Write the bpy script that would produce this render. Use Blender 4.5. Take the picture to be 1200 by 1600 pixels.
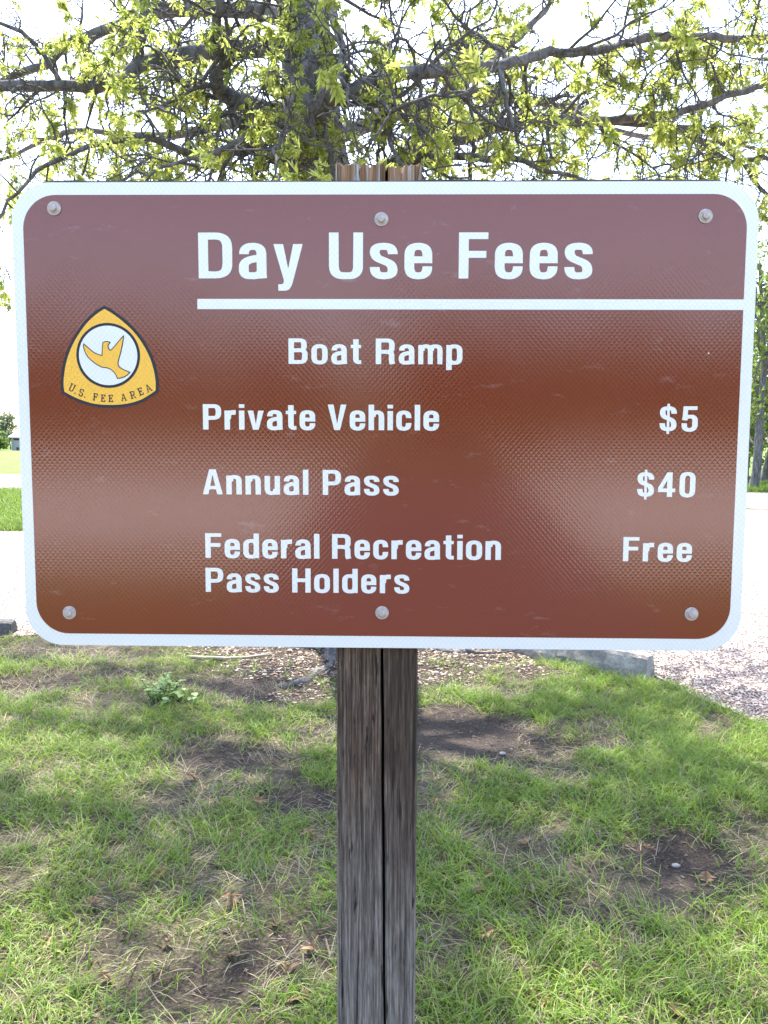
import bpy, bmesh, math, random
import numpy as np
from mathutils import Vector, Matrix
from mathutils.geometry import tessellate_polygon

# ------------------------------------------------------------------ scene, camera, light
for o in list(bpy.data.objects):
    bpy.data.objects.remove(o)
scene = bpy.context.scene
COL = scene.collection
R = math.radians

cam_data = bpy.data.cameras.new("camera")
cam_data.lens = 29.25
cam_data.sensor_width = 36.0
cam_data.clip_start = 0.05
cam_data.clip_end = 3000
cam = bpy.data.objects.new("camera", cam_data)
cam.location = (0, 0, 1.5)
cam.rotation_euler = (R(90 - 4.837), 0, 0)
COL.objects.link(cam)
scene.camera = cam

SUN_EL, SUN_AZ = 60.0, -13.0          # azimuth in degrees right of straight ahead
world = bpy.data.worlds.new("World")
scene.world = world
world.use_nodes = True
wn = world.node_tree.nodes
sky = wn.new("ShaderNodeTexSky")
sky.sky_type = 'NISHITA'
sky.sun_disc = False
sky.sun_elevation = R(SUN_EL)
sky.sun_rotation = R(SUN_AZ)
sky.air_density = 1.0
sky.dust_density = 2.2
sky.ozone_density = 1.0
world.node_tree.links.new(sky.outputs[0], wn["Background"].inputs[0])
wn["Background"].inputs[1].default_value = 0.15
sun_data = bpy.data.lights.new("sun", 'SUN')
sun_data.energy = 3.5
sun_data.angle = R(0.9)
sun_data.color = (1.0, 0.95, 0.87)
sun = bpy.data.objects.new("sun", sun_data)
el, az = R(SUN_EL), R(SUN_AZ)
to_sun = Vector((math.cos(el) * math.sin(az), math.cos(el) * math.cos(az), math.sin(el)))
sun.rotation_euler = to_sun.to_track_quat('Z', 'Y').to_euler()
sun.location = (5, 20, 25)
COL.objects.link(sun)
scene.view_settings.view_transform = 'Standard'
scene.view_settings.look = 'None'
scene.view_settings.exposure = 2.32
scene.view_settings.gamma = 1.0
scene.view_settings.use_curve_mapping = False
scene.cycles.use_denoising = True
scene.cycles.max_bounces = 4
scene.cycles.diffuse_bounces = 2
scene.cycles.glossy_bounces = 2
scene.cycles.transmission_bounces = 3
scene.cycles.transparent_max_bounces = 8

# ------------------------------------------------------------------ helpers
rng = np.random.default_rng(7)
random.seed(7)

def link(o, parent=None):
    COL.objects.link(o)
    if parent is not None:
        o.parent = parent
    return o

def tag(o, label=None, category=None, group=None, kind=None):
    if label: o["label"] = label
    if category: o["category"] = category
    if group: o["group"] = group
    if kind: o["kind"] = kind
    return o

def empty(name, loc, rot=(0, 0, 0)):
    o = bpy.data.objects.new(name, None)
    o.location = loc
    o.rotation_euler = rot
    o.empty_display_size = 0.1
    COL.objects.link(o)
    return o

def mesh_tris(name, V, T, col=None, smooth=False):
    """fast mesh from numpy triangles (or quads), optional per-vertex colour"""
    V = np.asarray(V, np.float32); T = np.asarray(T, np.int32)
    k = T.shape[1]
    me = bpy.data.meshes.new(name)
    me.vertices.add(len(V)); me.vertices.foreach_set("co", V.ravel())
    me.loops.add(T.size); me.loops.foreach_set("vertex_index", T.ravel())
    me.polygons.add(len(T))
    me.polygons.foreach_set("loop_start", np.arange(0, T.size, k, dtype=np.int32))
    if smooth:
        me.polygons.foreach_set("use_smooth", np.ones(len(T), bool))
    if col is not None:
        at = me.attributes.new("col", 'FLOAT_COLOR', 'POINT')
        c = np.ones((len(V), 4), np.float32); c[:, :3] = col
        at.data.foreach_set("color", c.ravel())
    me.update(calc_edges=True)
    me.validate()
    return me

def mesh_poly(name, V, F, smooth=False):
    me = bpy.data.meshes.new(name)
    me.from_pydata([tuple(map(float, v)) for v in V], [], [tuple(int(i) for i in f) for f in F])
    if smooth:
        me.polygons.foreach_set("use_smooth", np.ones(len(me.polygons), bool))
    me.update()
    return me

def obj(name, me, mat, parent=None):
    o = bpy.data.objects.new(name, me)
    if mat is not None and len(me.materials) == 0:
        me.materials.append(mat)
    return link(o, parent)

def box_vf(x0, y0, z0, x1, y1, z1):
    V = [(x0, y0, z0), (x1, y0, z0), (x1, y1, z0), (x0, y1, z0), (x0, y0, z1), (x1, y0, z1), (x1, y1, z1), (x0, y1, z1)]
    F = [(0, 3, 2, 1), (4, 5, 6, 7), (0, 1, 5, 4), (1, 2, 6, 5), (2, 3, 7, 6), (3, 0, 4, 7)]
    return V, F

def bevel_mesh(me, w, seg=2):
    bm = bmesh.new(); bm.from_mesh(me)
    bmesh.ops.bevel(bm, geom=list(bm.edges), offset=w, segments=seg, affect='EDGES', profile=0.6)
    bm.to_mesh(me); bm.free()
    return me

# value noise
_tab = np.random.default_rng(3).random((256, 256))
def vnoise(x, y, seed=0):
    x = np.asarray(x, float) + seed * 17.31; y = np.asarray(y, float) + seed * 9.17
    xi = np.floor(x).astype(int); yi = np.floor(y).astype(int)
    fx = x - xi; fy = y - yi
    fx = fx * fx * (3 - 2 * fx); fy = fy * fy * (3 - 2 * fy)
    g = lambda i, j: _tab[i & 255, j & 255]
    return (g(xi, yi) * (1 - fx) + g(xi + 1, yi) * fx) * (1 - fy) + (g(xi, yi + 1) * (1 - fx) + g(xi + 1, yi + 1) * fx) * fy

def fbm(x, y, seed=0, oct=4):
    s = 0; a = 0.5; t = 0
    for i in range(oct):
        s = s + a * vnoise(x * 2 ** i, y * 2 ** i, seed + i); t += a; a *= 0.5
    return s / t

# materials
class Mat:
    def __init__(self, name):
        self.m = bpy.data.materials.new(name)
        self.m.use_nodes = True
        self.t = self.m.node_tree
        self.n = self.t.nodes
        self.p = self.n["Principled BSDF"]
    def node(self, kind, **kw):
        nd = self.n.new(kind)
        for k, v in kw.items():
            if k.startswith("i_"):
                key = k[2:]
                key = int(key) if key.isdigit() else key.replace("_", " ")
                nd.inputs[key].default_value = v
            else:
                setattr(nd, k, v)
        return nd
    def l(self, a, b):
        self.t.links.new(a, b)
    def val(self, x, sock):
        if isinstance(x, (int, float)): sock.default_value = x
        else: self.l(x, sock)
    def math(self, op, a, b=0.0, c=None, clamp=False):
        nd = self.n.new("ShaderNodeMath"); nd.operation = op; nd.use_clamp = clamp
        self.val(a, nd.inputs[0]); self.val(b, nd.inputs[1])
        if c is not None: self.val(c, nd.inputs[2])
        return nd.outputs[0]
    def coords(self, scale=(1, 1, 1), kind="Object", rot=(0, 0, 0)):
        tc = self.n.new("ShaderNodeTexCoord"); mp = self.n.new("ShaderNodeMapping")
        mp.inputs["Scale"].default_value = scale; mp.inputs["Rotation"].default_value = rot
        self.l(tc.outputs[kind], mp.inputs[0])
        return mp.outputs[0]
    def noise(self, vec, scale=5, detail=4, rough=0.55, dist=0.0):
        nd = self.n.new("ShaderNodeTexNoise")
        nd.inputs["Scale"].default_value = scale; nd.inputs["Detail"].default_value = detail
        nd.inputs["Roughness"].default_value = rough; nd.inputs["Distortion"].default_value = dist
        if vec is not None: self.l(vec, nd.inputs["Vector"])
        return nd.outputs["Fac"]
    def ramp(self, fac, stops, interp='LINEAR'):
        nd = self.n.new("ShaderNodeValToRGB"); cr = nd.color_ramp; cr.interpolation = interp
        while len(cr.elements) < len(stops): cr.elements.new(0.5)
        for e, (p, c) in zip(cr.elements, stops):
            e.position = p
            e.color = (c, c, c, 1) if isinstance(c, (int, float)) else (*c, 1)
        self.l(fac, nd.inputs[0])
        return nd.outputs[0]
    def mix(self, fac, a, b, mode='MIX'):
        nd = self.n.new("ShaderNodeMix"); nd.data_type = 'RGBA'; nd.blend_type = mode
        self.val(fac, nd.inputs[0])
        for s, x in ((nd.inputs[6], a), (nd.inputs[7], b)):
            if isinstance(x, tuple): s.default_value = (*x, 1)
            else: self.l(x, s)
        return nd.outputs[2]
    def bump(self, h, strength=0.5, dist=0.01, normal=None):
        nd = self.n.new("ShaderNodeBump")
        nd.inputs["Strength"].default_value = strength; nd.inputs["Distance"].default_value = dist
        self.l(h, nd.inputs["Height"])
        if normal is not None: self.l(normal, nd.inputs["Normal"])
        self.l(nd.outputs[0], self.p.inputs["Normal"])
        return nd.outputs[0]
    def base(self, c):
        if isinstance(c, tuple): self.p.inputs["Base Color"].default_value = (*c, 1)
        else: self.l(c, self.p.inputs["Base Color"])
    def set(self, rough=None, metal=None, spec=None, coat=None):
        if rough is not None: self.val(rough, self.p.inputs["Roughness"])
        if metal is not None: self.p.inputs["Metallic"].default_value = metal
        if spec is not None: self.p.inputs["Specular IOR Level"].default_value = spec
        if coat is not None: self.p.inputs["Coat Weight"].default_value = coat
        return self
    def translucent(self, color, fac):
        tr = self.n.new("ShaderNodeBsdfTranslucent"); mx = self.n.new("ShaderNodeMixShader")
        if isinstance(color, tuple): tr.inputs[0].default_value = (*color, 1)
        else: self.l(color, tr.inputs[0])
        mx.inputs[0].default_value = fac
        self.l(self.p.outputs[0], mx.inputs[1]); self.l(tr.outputs[0], mx.inputs[2])
        self.l(mx.outputs[0], self.n["Material Output"].inputs[0])

def attr_mat(name, rough=0.7, translucent=0.0, gain=1.0, tgain=1.0, spec=0.3):
    m = Mat(name)
    a = m.node("ShaderNodeAttribute", attribute_name="col")
    m.base(a.outputs["Color"])
    m.set(rough=rough, spec=spec)
    if translucent:
        c = m.mix(1.0, a.outputs["Color"], (tgain, tgain, tgain * 0.8), 'MULTIPLY')
        m.translucent(c, translucent)
    return m.m

GLYPHS = {
    'e': (620, ['8,180 31,110 66,63 114,26 184,-3 301,-18 383,-13 442,-1 488,18 554,63 589,110 607,156 617,203 617,264 407,265 395,192 380,156 360,139 313,132 266,137 240,156 221,215 218,262 219,333 620,332 617,554 607,601 588,648 554,695 508,730 453,754 383,770 313,775 243,771 173,756 114,731 66,695 32,648 13,601 3,554 0,262', '219,483 226,566 234,589 251,613 278,622 336,623 360,618 380,601 399,543 401,484 395,480']),
    'c': (600, ['7,180 30,110 64,63 114,24 184,-4 290,-18 371,-13 430,0 477,20 536,63 570,110 588,156 600,250 600,285 594,290 383,286 372,180 352,145 325,134 266,136 243,151 225,192 218,262 221,543 239,601 254,617 278,623 325,623 351,613 375,566 383,483 594,480 600,484 600,507 588,601 570,648 536,695 491,730 430,757 371,770 301,775 231,771 161,754 109,730 64,695 30,648 12,601 3,554 0,262']),
    'o': (650, ['7,192 15,156 35,110 71,63 126,23 196,-3 313,-18 407,-13 465,-1 512,18 579,63 615,110 635,156 647,215 650,273 645,554 620,636 589,683 535,728 477,754 407,770 336,775 254,771 184,758 118,730 71,695 30,636 15,601 3,543 0,273', '219,246 218,496 222,543 237,589 257,613 290,623 336,624 383,618 413,589 430,531 432,262 428,215 414,168 395,145 371,136 325,132 266,140 236,168 227,192']),
    'a': (620, ['-4,168 8,110 43,51 89,16 137,-4 196,-15 336,-18 442,-4 617,5 624,16 615,110 612,554 596,624 580,660 553,695 509,730 453,755 383,771 325,775 243,772 184,761 126,740 74,706 43,671 19,624 8,578 7,531 219,528 231,589 246,613 266,621 313,625 348,622 371,611 389,578 396,519 383,512 266,492 184,470 114,438 62,402 24,355 4,309 -4,262', '219,148 214,250 220,285 233,309 301,342 395,357 397,168 393,156 371,140 336,132 231,133']),
    'n': (620, ['2,4 9,0 208,0 217,4 218,519 266,520 278,529 281,578 293,613 313,624 336,625 360,623 377,613 393,578 400,543 402,4 418,0 605,0 620,4 617,554 609,601 592,648 560,695 524,727 453,759 348,775 266,771 184,750 9,750 0,741']),
    'u': (620, ['7,180 28,110 59,63 100,28 161,-1 219,-14 290,-18 348,-15 418,0 617,1 617,747 418,750 402,741 402,238 395,230 343,227 339,180 328,145 313,134 290,132 254,136 243,145 226,180 220,215 218,741 196,750 20,750 0,741 0,262']),
    'h': (620, ['2,4 9,0 208,0 217,4 218,519 266,520 278,529 281,578 293,613 313,624 336,625 360,623 377,613 393,578 400,543 402,4 418,0 605,0 620,4 620,507 609,601 592,648 560,695 535,718 465,756 407,770 348,775 219,763 218,987 213,999 9,1000 0,987']),
    'm': (960, ['2,4 9,0 196,0 200,4 200,507 206,519 243,521 250,531 252,589 259,613 266,621 301,625 336,623 360,614 378,566 380,4 395,0 570,0 579,4 581,519 617,522 629,613 641,623 676,625 734,617 748,601 757,566 761,4 769,0 956,1 960,531 947,624 926,671 898,706 851,740 804,760 746,772 605,771 559,761 488,731 418,762 325,775 231,771 161,750 9,750 0,741']),
    'r': (450, ['2,4 9,0 208,0 217,4 218,414 258,426 260,519 269,554 285,578 325,588 442,590 450,601 450,753 449,765 442,770 290,767 208,750 9,750 0,741']),
    't': (420, ['2,624 9,620 79,620 96,613 96,192 103,133 124,86 173,38 231,12 313,0 418,3 420,145 407,150 325,152 315,180 314,613 325,620 410,624 410,741 395,750 315,753 314,964 301,970 114,970 96,964 96,753 9,750 0,741']),
    'i': (218, ['2,4 9,0 208,0 217,4 218,730 218,741 208,750 9,750 0,741', '2,858 216,858 218,987 213,999 6,999 0,987']),
    'l': (218, ['2,4 9,0 208,0 217,4 218,987 213,999 9,1000 0,987']),
    'd': (640, ['8,180 31,110 66,63 114,26 173,1 243,-14 348,-18 407,-15 477,0 629,0 639,4 637,999 427,999 422,987 418,772 301,775 184,760 112,730 57,683 32,649 17,613 3,554 0,262', '219,236 218,496 229,578 243,604 266,620 336,625 383,620 401,601 413,566 422,484 422,262 407,168 393,145 371,134 266,137 250,145 234,168']),
    'p': (640, ['0,-218 9,-225 208,-225 217,-218 219,-17 395,-14 465,0 524,25 560,51 609,110 627,156 637,203 637,554 623,613 601,660 574,695 524,732 453,760 336,775 231,772 149,751 9,750 0,741', '219,240 218,496 234,589 247,613 266,623 336,624 383,616 400,601 411,578 421,507 422,262 419,215 406,168 390,145 360,134 290,132 254,138 233,168']),
    'v': (640, ['6,730 210,4 219,0 430,3 638,741 629,750 617,750 430,750 419,741 325,214 227,741 219,750 20,750 9,749 2,741']),
    'V': (740, ['6,975 254,4 266,0 477,0 488,13 736,999 524,1000 513,987 371,253 231,995 219,1000 9,1000 3,987']),
    'y': (655, ['6,730 233,-42 222,-101 215,-113 184,-128 114,-130 106,-136 106,-265 114,-270 278,-267 348,-241 404,-159 431,-78 653,741 641,750 442,747 336,232 325,227 219,746 9,749 3,741']),
    's': (620, ['8,168 34,98 74,51 126,17 173,-2 219,-12 325,-18 442,-7 488,7 533,28 577,63 606,110 620,180 609,262 581,320 547,358 483,402 254,496 226,531 218,578 221,601 231,617 266,624 348,623 371,618 388,601 407,527 617,530 617,578 606,624 582,671 559,699 512,734 453,758 383,772 301,775 208,769 137,753 86,730 44,697 13,648 0,578 10,507 39,449 79,406 138,367 365,273 393,238 401,180 395,149 383,139 325,132 266,135 245,145 236,156 226,180 219,238 208,250 9,250 0,238']),
    'D': (760, ['2,4 9,0 383,0 477,7 547,22 617,52 678,98 714,145 741,203 756,273 760,648 755,730 743,788 719,847 676,904 629,941 547,978 465,995 383,1000 6,999 0,987', '219,154 218,847 371,850 453,841 488,824 510,800 527,765 538,718 542,344 528,238 513,203 494,180 453,159 371,150']),
    'U': (760, ['9,192 38,110 76,63 137,21 184,1 243,-11 325,-18 512,-13 570,0 629,24 687,66 728,121 746,168 757,227 759,999 545,999 538,227 520,168 500,146 465,134 418,132 301,134 266,142 240,168 226,203 218,285 214,999 5,999 0,987 0,285']),
    'F': (650, ['2,4 9,0 208,0 217,4 219,450 594,450 605,451 610,461 610,589 605,599 218,601 219,850 231,855 641,855 648,858 650,870 650,987 644,999 6,999 0,987']),
    'B': (760, ['2,4 9,0 453,0 524,5 582,17 641,41 687,75 725,121 746,168 757,227 757,402 748,449 728,496 683,554 715,613 726,660 726,800 715,847 699,884 664,929 629,955 570,982 500,997 6,999 0,987', '219,154 219,457 465,460 500,457 518,449 532,426 540,390 542,285 533,203 515,168 498,156 453,150', '219,611 219,848 442,850 477,846 491,835 508,788 512,718 503,648 488,622 477,614 442,610']),
    'R': (770, ['2,4 9,0 208,0 217,4 218,402 231,405 348,405 477,396 500,393 512,384 522,332 524,110 538,51 570,-19 769,22 773,28 750,86 741,133 738,367 717,437 691,472 727,531 747,601 747,788 737,835 717,882 687,920 648,952 582,982 512,997 6,999 0,987', '219,558 219,848 453,850 488,846 507,835 524,800 532,730 529,613 512,566 500,558 465,555']),
    'P': (730, ['2,4 9,0 208,0 217,4 219,381 430,385 547,401 628,437 664,466 696,507 716,554 726,601 730,718 725,788 715,835 693,882 664,919 622,952 559,981 477,997 6,999 0,987', '219,540 219,848 418,850 465,845 482,835 502,800 512,718 508,613 486,554 465,540 418,535 231,535']),
    'A': (800, ['3,4 9,0 219,0 229,16 267,192 278,200 524,200 533,192 576,4 582,0 793,0 798,4 533,987 526,999 278,1000 267,987', '301,341 395,776 407,770 500,344 488,335 313,335']),
    'H': (760, ['2,4 9,0 208,0 217,4 218,426 231,435 535,434 542,426 542,4 547,0 746,0 760,4 758,1000 545,999 542,601 535,585 219,588 218,987 213,999 6,999 0,987']),
    '$': (680, ['8,215 35,133 83,75 126,44 173,24 278,3 290,-5 290,-101 301,-110 383,-109 390,-101 390,-7 395,0 488,15 557,39 610,75 641,108 661,145 677,203 677,309 659,379 636,426 605,462 559,501 512,527 392,578 390,835 395,844 407,843 421,835 441,812 459,753 462,706 477,700 676,702 680,706 677,765 664,823 643,870 617,905 561,952 488,983 393,999 390,1092 383,1100 301,1100 290,1092 290,998 184,984 127,964 79,935 44,901 24,870 3,800 2,718 10,671 48,589 78,554 122,519 162,496 278,448 290,437 290,156 278,156 254,168 237,192 221,250 218,309 208,320 9,320 0,309', '219,737 220,788 232,823 254,841 290,847 290,623 266,633 241,660 226,695', '395,153 390,168 390,390 395,399 424,379 448,344 460,297 462,250 459,215 447,180 430,162']),
    '5': (650, ['8,180 32,108 79,52 114,26 162,4 243,-14 383,-15 465,1 535,32 575,63 604,98 637,168 650,273 647,449 636,507 615,554 589,589 547,622 477,653 407,664 243,660 239,671 245,847 254,855 617,855 617,1000 65,999 59,987 35,543 15,461 32,445 56,449 219,427 230,437 254,510 371,515 405,507 423,472 430,437 430,238 411,168 389,145 348,134 278,135 250,145 229,180 221,215 218,309 208,320 9,320 0,309']),
    '4': (700, ['0,203 9,195 360,195 365,180 366,4 371,0 570,0 575,4 577,192 687,195 699,201 700,332 687,340 577,344 572,999 371,1000 360,991 4,367', '196,340 185,344 191,355 360,671 365,660 364,344']),
    '0': (640, ['8,192 32,119 73,63 114,31 161,9 243,-13 313,-18 383,-14 465,3 535,38 570,67 603,110 627,168 640,273 637,777 626,835 605,886 575,929 524,970 465,997 395,1013 325,1018 243,1013 173,996 114,969 67,931 39,894 14,835 0,730 0,273', '219,255 218,718 227,800 240,835 266,859 313,867 360,864 383,854 400,835 420,765 422,285 411,192 393,156 371,140 325,133 266,141 247,156 229,192']),
    '#U': (800, ['20,905 32,895 104,894 105,297 109,238 120,180 149,115 181,75 228,39 290,13 360,-1 430,-5 512,1 570,13 641,45 679,75 715,121 740,180 750,227 755,309 755,894 828,895 839,903 839,1000 828,1005 559,1005 540,999 540,905 547,896 603,894 605,882 602,250 589,192 562,145 527,121 477,108 383,108 325,125 298,145 281,168 260,238 255,309 255,882 257,894 336,898 340,999 325,1005 32,1005 20,999']),
    '#S': (660, ['8,238 21,168 41,121 67,86 122,39 184,13 254,-1 325,-5 407,-2 465,8 535,33 580,63 612,98 637,145 649,192 655,309 645,390 631,426 607,461 565,496 500,526 243,570 196,586 178,601 165,624 155,695 158,788 167,823 184,854 208,874 231,884 325,895 418,885 463,858 480,835 494,800 505,706 512,701 652,703 651,777 638,835 617,882 580,929 524,968 477,987 418,1000 313,1005 184,989 126,967 72,929 42,894 25,858 9,800 5,683 14,613 34,566 79,515 126,487 173,471 442,424 465,414 488,390 503,344 505,250 494,180 475,145 442,121 383,107 278,107 219,125 185,156 168,192 154,297 149,300 9,300']),
    '#.': (160, ['2,4 9,0 149,0 159,4 159,145 149,150 9,150 1,145']),
    '#F': (740, ['0,4 9,-4 20,-5 348,-5 360,3 360,99 348,105 278,105 270,110 270,461 278,465 404,461 405,390 418,380 547,381 555,390 555,648 548,660 407,660 403,578 272,578 273,894 582,895 585,730 594,721 722,720 735,730 734,1000 687,1005 9,1005 0,999 0,905 9,896 88,894 90,882 90,121 90,110 79,105 9,105 0,98']),
    '#E': (740, ['0,4 9,-4 20,-5 687,-5 735,4 735,250 722,260 594,259 585,250 582,107 278,105 270,110 270,121 270,461 278,465 404,461 405,390 418,380 547,381 555,390 555,648 548,660 407,660 403,578 272,578 273,894 582,895 589,741 734,741 734,1000 687,1005 9,1005 0,999 0,905 9,896 88,894 90,882 90,121 90,110 79,105 9,105 0,98']),
    '#A': (840, ['2,4 9,0 278,2 280,98 208,100 198,110 248,273 266,280 582,280 591,273 642,110 629,100 563,98 560,16 561,4 570,0 875,0 879,4 877,98 793,100 781,110 500,999 360,999 79,110 67,100 4,98', '290,381 283,390 418,834 557,390 547,380']),
    '#R': (820, ['0,4 9,-4 20,-5 348,-5 360,3 360,99 348,105 278,105 270,110 270,414 278,424 290,425 418,425 428,414 618,75 622,4 629,0 828,0 840,4 840,98 758,100 748,110 548,426 629,456 676,488 708,531 723,566 732,613 735,777 724,858 696,917 677,940 641,968 582,992 488,1005 9,1005 0,999 0,905 9,896 88,894 90,882 90,121 90,110 79,105 9,105 0,98', '278,536 270,543 273,894 477,895 512,893 547,882 568,858 577,835 585,765 583,624 576,589 559,559 535,543 512,537']),
}


# ------------------------------------------------------------------ layout of the ground (world metres)
LOT = [(4.6, -6.0), (3.7, 1.0), (2.65, 3.1), (2.08, 4.15), (1.88, 4.65), (1.80, 5.05), (1.72, 5.32), (1.30, 5.92), (0.95, 6.6),
       (0.5, 7.3), (-0.4, 7.6), (-1.3, 7.3), (-2.1, 6.65), (-2.9, 6.28), (-4.5, 6.0), (-9.0, 5.2), (-14.0, 4.6), (-14.0, 12.0),
       (-9.0, 13.2), (-6.2, 14.0), (-2.0, 15.4), (4.0, 17.3), (8.3, 18.3), (14.0, 19.0), (24.0, 15.0), (24.0, -6.0)]

def wobble(poly, step, amp, seed):
    out = []
    for i in range(len(poly)):
        p = np.array(poly[i]); q = np.array(poly[(i + 1) % len(poly)]); d = q - p; L = np.hypot(*d)
        n = max(1, int(L / step)); nrm = np.array([-d[1], d[0]]) / L
        for k in range(n):
            a = p + d * k / n
            out.append(a + nrm * amp * (2 * fbm(a[0] * 2.5, a[1] * 2.5, seed, 3) - 1))
    return np.array(out)

def sd_poly(x, y, P):
    x = np.asarray(x, float); y = np.asarray(y, float)
    d = np.full(x.shape, 1e9); ins = np.zeros(x.shape, bool)
    for i in range(len(P)):
        p, q = P[i], P[(i + 1) % len(P)]
        vx, vy = q[0] - p[0], q[1] - p[1]
        t = np.clip(((x - p[0]) * vx + (y - p[1]) * vy) / (vx * vx + vy * vy), 0, 1)
        d = np.minimum(d, np.hypot(x - p[0] - t * vx, y - p[1] - t * vy))
        ins ^= ((p[1] > y) != (q[1] > y)) & (x < (q[0] - p[0]) * (y - p[1]) / (q[1] - p[1] + 1e-12) + p[0])
    return np.where(ins, -d, d)

LOTP = [np.array(p) for p in LOT]

def blob(x, y, cx, cy, rx, ry):
    return np.exp(-(((x - cx) / rx) ** 2 + ((y - cy) / ry) ** 2))

def mulch(x, y):
    """bare, littered soil under the oak (1 = bare)"""
    n = fbm(x * 2.2, y * 2.2, 11, 3) - 0.5
    e = ((x + 0.05) / 1.55) ** 2 + ((y - 6.25) / 1.42) ** 2
    return np.clip((1.15 - e + n * 1.3) * 2.2, 0, 1)

def bare(x, y):
    b = 1.1 * blob(x, y, 0.46, 4.12, 0.36, 0.34) + 0.6 * blob(x, y, 0.30, 4.45, .22, .3) + 1.0 * blob(x, y, 1.06, 2.86, 0.22, 0.21)
    b += 0.85 * blob(x, y, -0.78, 3.85, 0.33, 0.17) + 0.9 * blob(x, y, -2.2, 5.05, 0.35, 0.22)
    b += 0.85 * blob(x, y, -0.33, 3.42, 0.22, 0.14) + 0.6 * blob(x, y, -0.52, 2.16, 0.24, 0.11)
    b += 0.8 * blob(x, y, -0.6, 4.75, 0.35, 0.14) + 0.7 * blob(x, y, 1.1, 4.0, 0.22, .09) + .55 * blob(x, y, -0.35, 4.25, .2, .12)
    b += 0.55 * blob(x, y, 0.55, 2.55, 0.12, .10) + 0.5 * blob(x, y, -0.25, 2.35, .16, .12)
    b += 0.6 * blob(x, y, -2.4, 5.9, 1.1, .35) + 0.75 * blob(x, y, -0.95, 5.05, .5, .22) + .5 * blob(x, y, -1.7, 5.3, .35, .15)
    return b

def green_density(x, y):
    n = fbm(x * 3.1, y * 3.1, 21, 4)
    g = np.clip((n - 0.30) * 5.0, 0.16, 1.0)
    g = g * (0.88 + 0.4 * np.clip(x * 0.6 + 0.1, -0.4, 0.5))      # lusher to the right
    g = g * np.clip(1.15 - 1.9 * bare(x, y), 0, 1)
    g = g * np.clip(1.0 - 0.97 * mulch(x, y), 0.02, 1)
    return np.clip(g, 0, 1)

def ground_z(x, y):
    dl = sd_poly(x, y, LOTP)
    w = np.clip(dl / 0.5, 0, 1) * np.clip((9.0 - np.abs(y - 3.5)) / 4.0, 0, 1) * np.clip((7.0 - np.abs(x)) / 3.0, 0, 1)
    z = (fbm(x * 1.3, y * 1.3, 5, 3) - 0.5) * 0.06 + (fbm(x * 7, y * 7, 6, 3) - 0.5) * 0.035 - 0.02 * np.clip(bare(x, y), 0, 1)
    z = z * w
    rise = 0.06 * np.exp(-(((x + 0.2) ** 2 + (y - 6.0) ** 2) / 0.8))
    return np.where(dl < 0, -0.03 * np.clip(-dl / 0.05, 0, 1), z + rise * w)

# graded sheet reaching the horizon
def graded(lo, hi, step, far):
    mid = list(np.arange(lo, hi + 1e-6, step)); s = step; a = [mid[0]]; b = [mid[-1]]
    while a[-1] > -far: s *= 1.22; a.append(a[-1] - s)
    s = step
    while b[-1] < far: s *= 1.22; b.append(b[-1] + s)
    return np.array(a[:0:-1] + mid + b[1:])
gx = graded(-3.6, 3.2, 0.04, 1500); gy = graded(0.9, 7.4, 0.04, 1500)
GX, GY = np.meshgrid(gx, gy, indexing='ij')
GZ = ground_z(GX, GY)
nx, ny = len(gx), len(gy)
idx = np.arange(nx * ny).reshape(nx, ny)
quads = np.stack([idx[:-1, :-1], idx[1:, :-1], idx[1:, 1:], idx[:-1, 1:]], -1).reshape(-1, 4)
far_w = np.clip((np.hypot(GX, GY - 4) - 7) / 3, 0, 1)
gr = green_density(GX, GY); mu = mulch(GX, GY); ba = np.clip(bare(GX, GY), 0, 1)
zone = np.stack([far_w, np.clip(gr, 0, 1), np.clip(np.maximum(mu, ba), 0, 1)], -1).reshape(-1, 3)
gme = mesh_tris("ground", np.stack([GX, GY, GZ], -1).reshape(-1, 3), quads, zone, smooth=True)

def ground_material():
    m = Mat("soil_and_turf")
    a = m.node("ShaderNodeAttribute", attribute_name="col")
    sep = m.node("ShaderNodeSeparateColor"); m.l(a.outputs["Color"], sep.inputs[0])
    co = m.coords((1, 1, 1))
    fine = m.noise(co, 90, 5, 0.65); mid = m.noise(co, 14, 4, 0.6); big = m.noise(co, 2.2, 3)
    soil = m.ramp(fine, [(0.3, (0.022, 0.016, 0.013)), (0.55, (0.052, 0.039, 0.032)), (0.78, (0.13, 0.10, 0.085))])
    thatch = m.ramp(fine, [(0.28, (0.035, 0.028, 0.018)), (0.52, (0.10, 0.085, 0.050)), (0.75, (0.24, 0.205, 0.13))])
    near = m.mix(m.ramp(m.math('ADD', mid, m.math('MULTIPLY', sep.outputs[2], -0.35)), [(0.28, 0.0), (0.5, 1.0)]), soil, thatch)
    grass = m.ramp(m.noise(co, 0.9, 5, 0.7), [(0.3, (0.06, 0.10, 0.018)), (0.6, (0.11, 0.165, 0.03)), (0.8, (0.18, 0.20, 0.06))])
    m.base(m.mix(sep.outputs[0], near, grass))
    m.set(rough=0.95, spec=0.2)
    m.bump(m.math('ADD', fine, m.math('MULTIPLY', mid, 1.5)), 0.9, 0.02)
    return m.m
ground = obj("ground", gme, ground_material())
tag(ground, kind="structure")

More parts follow.
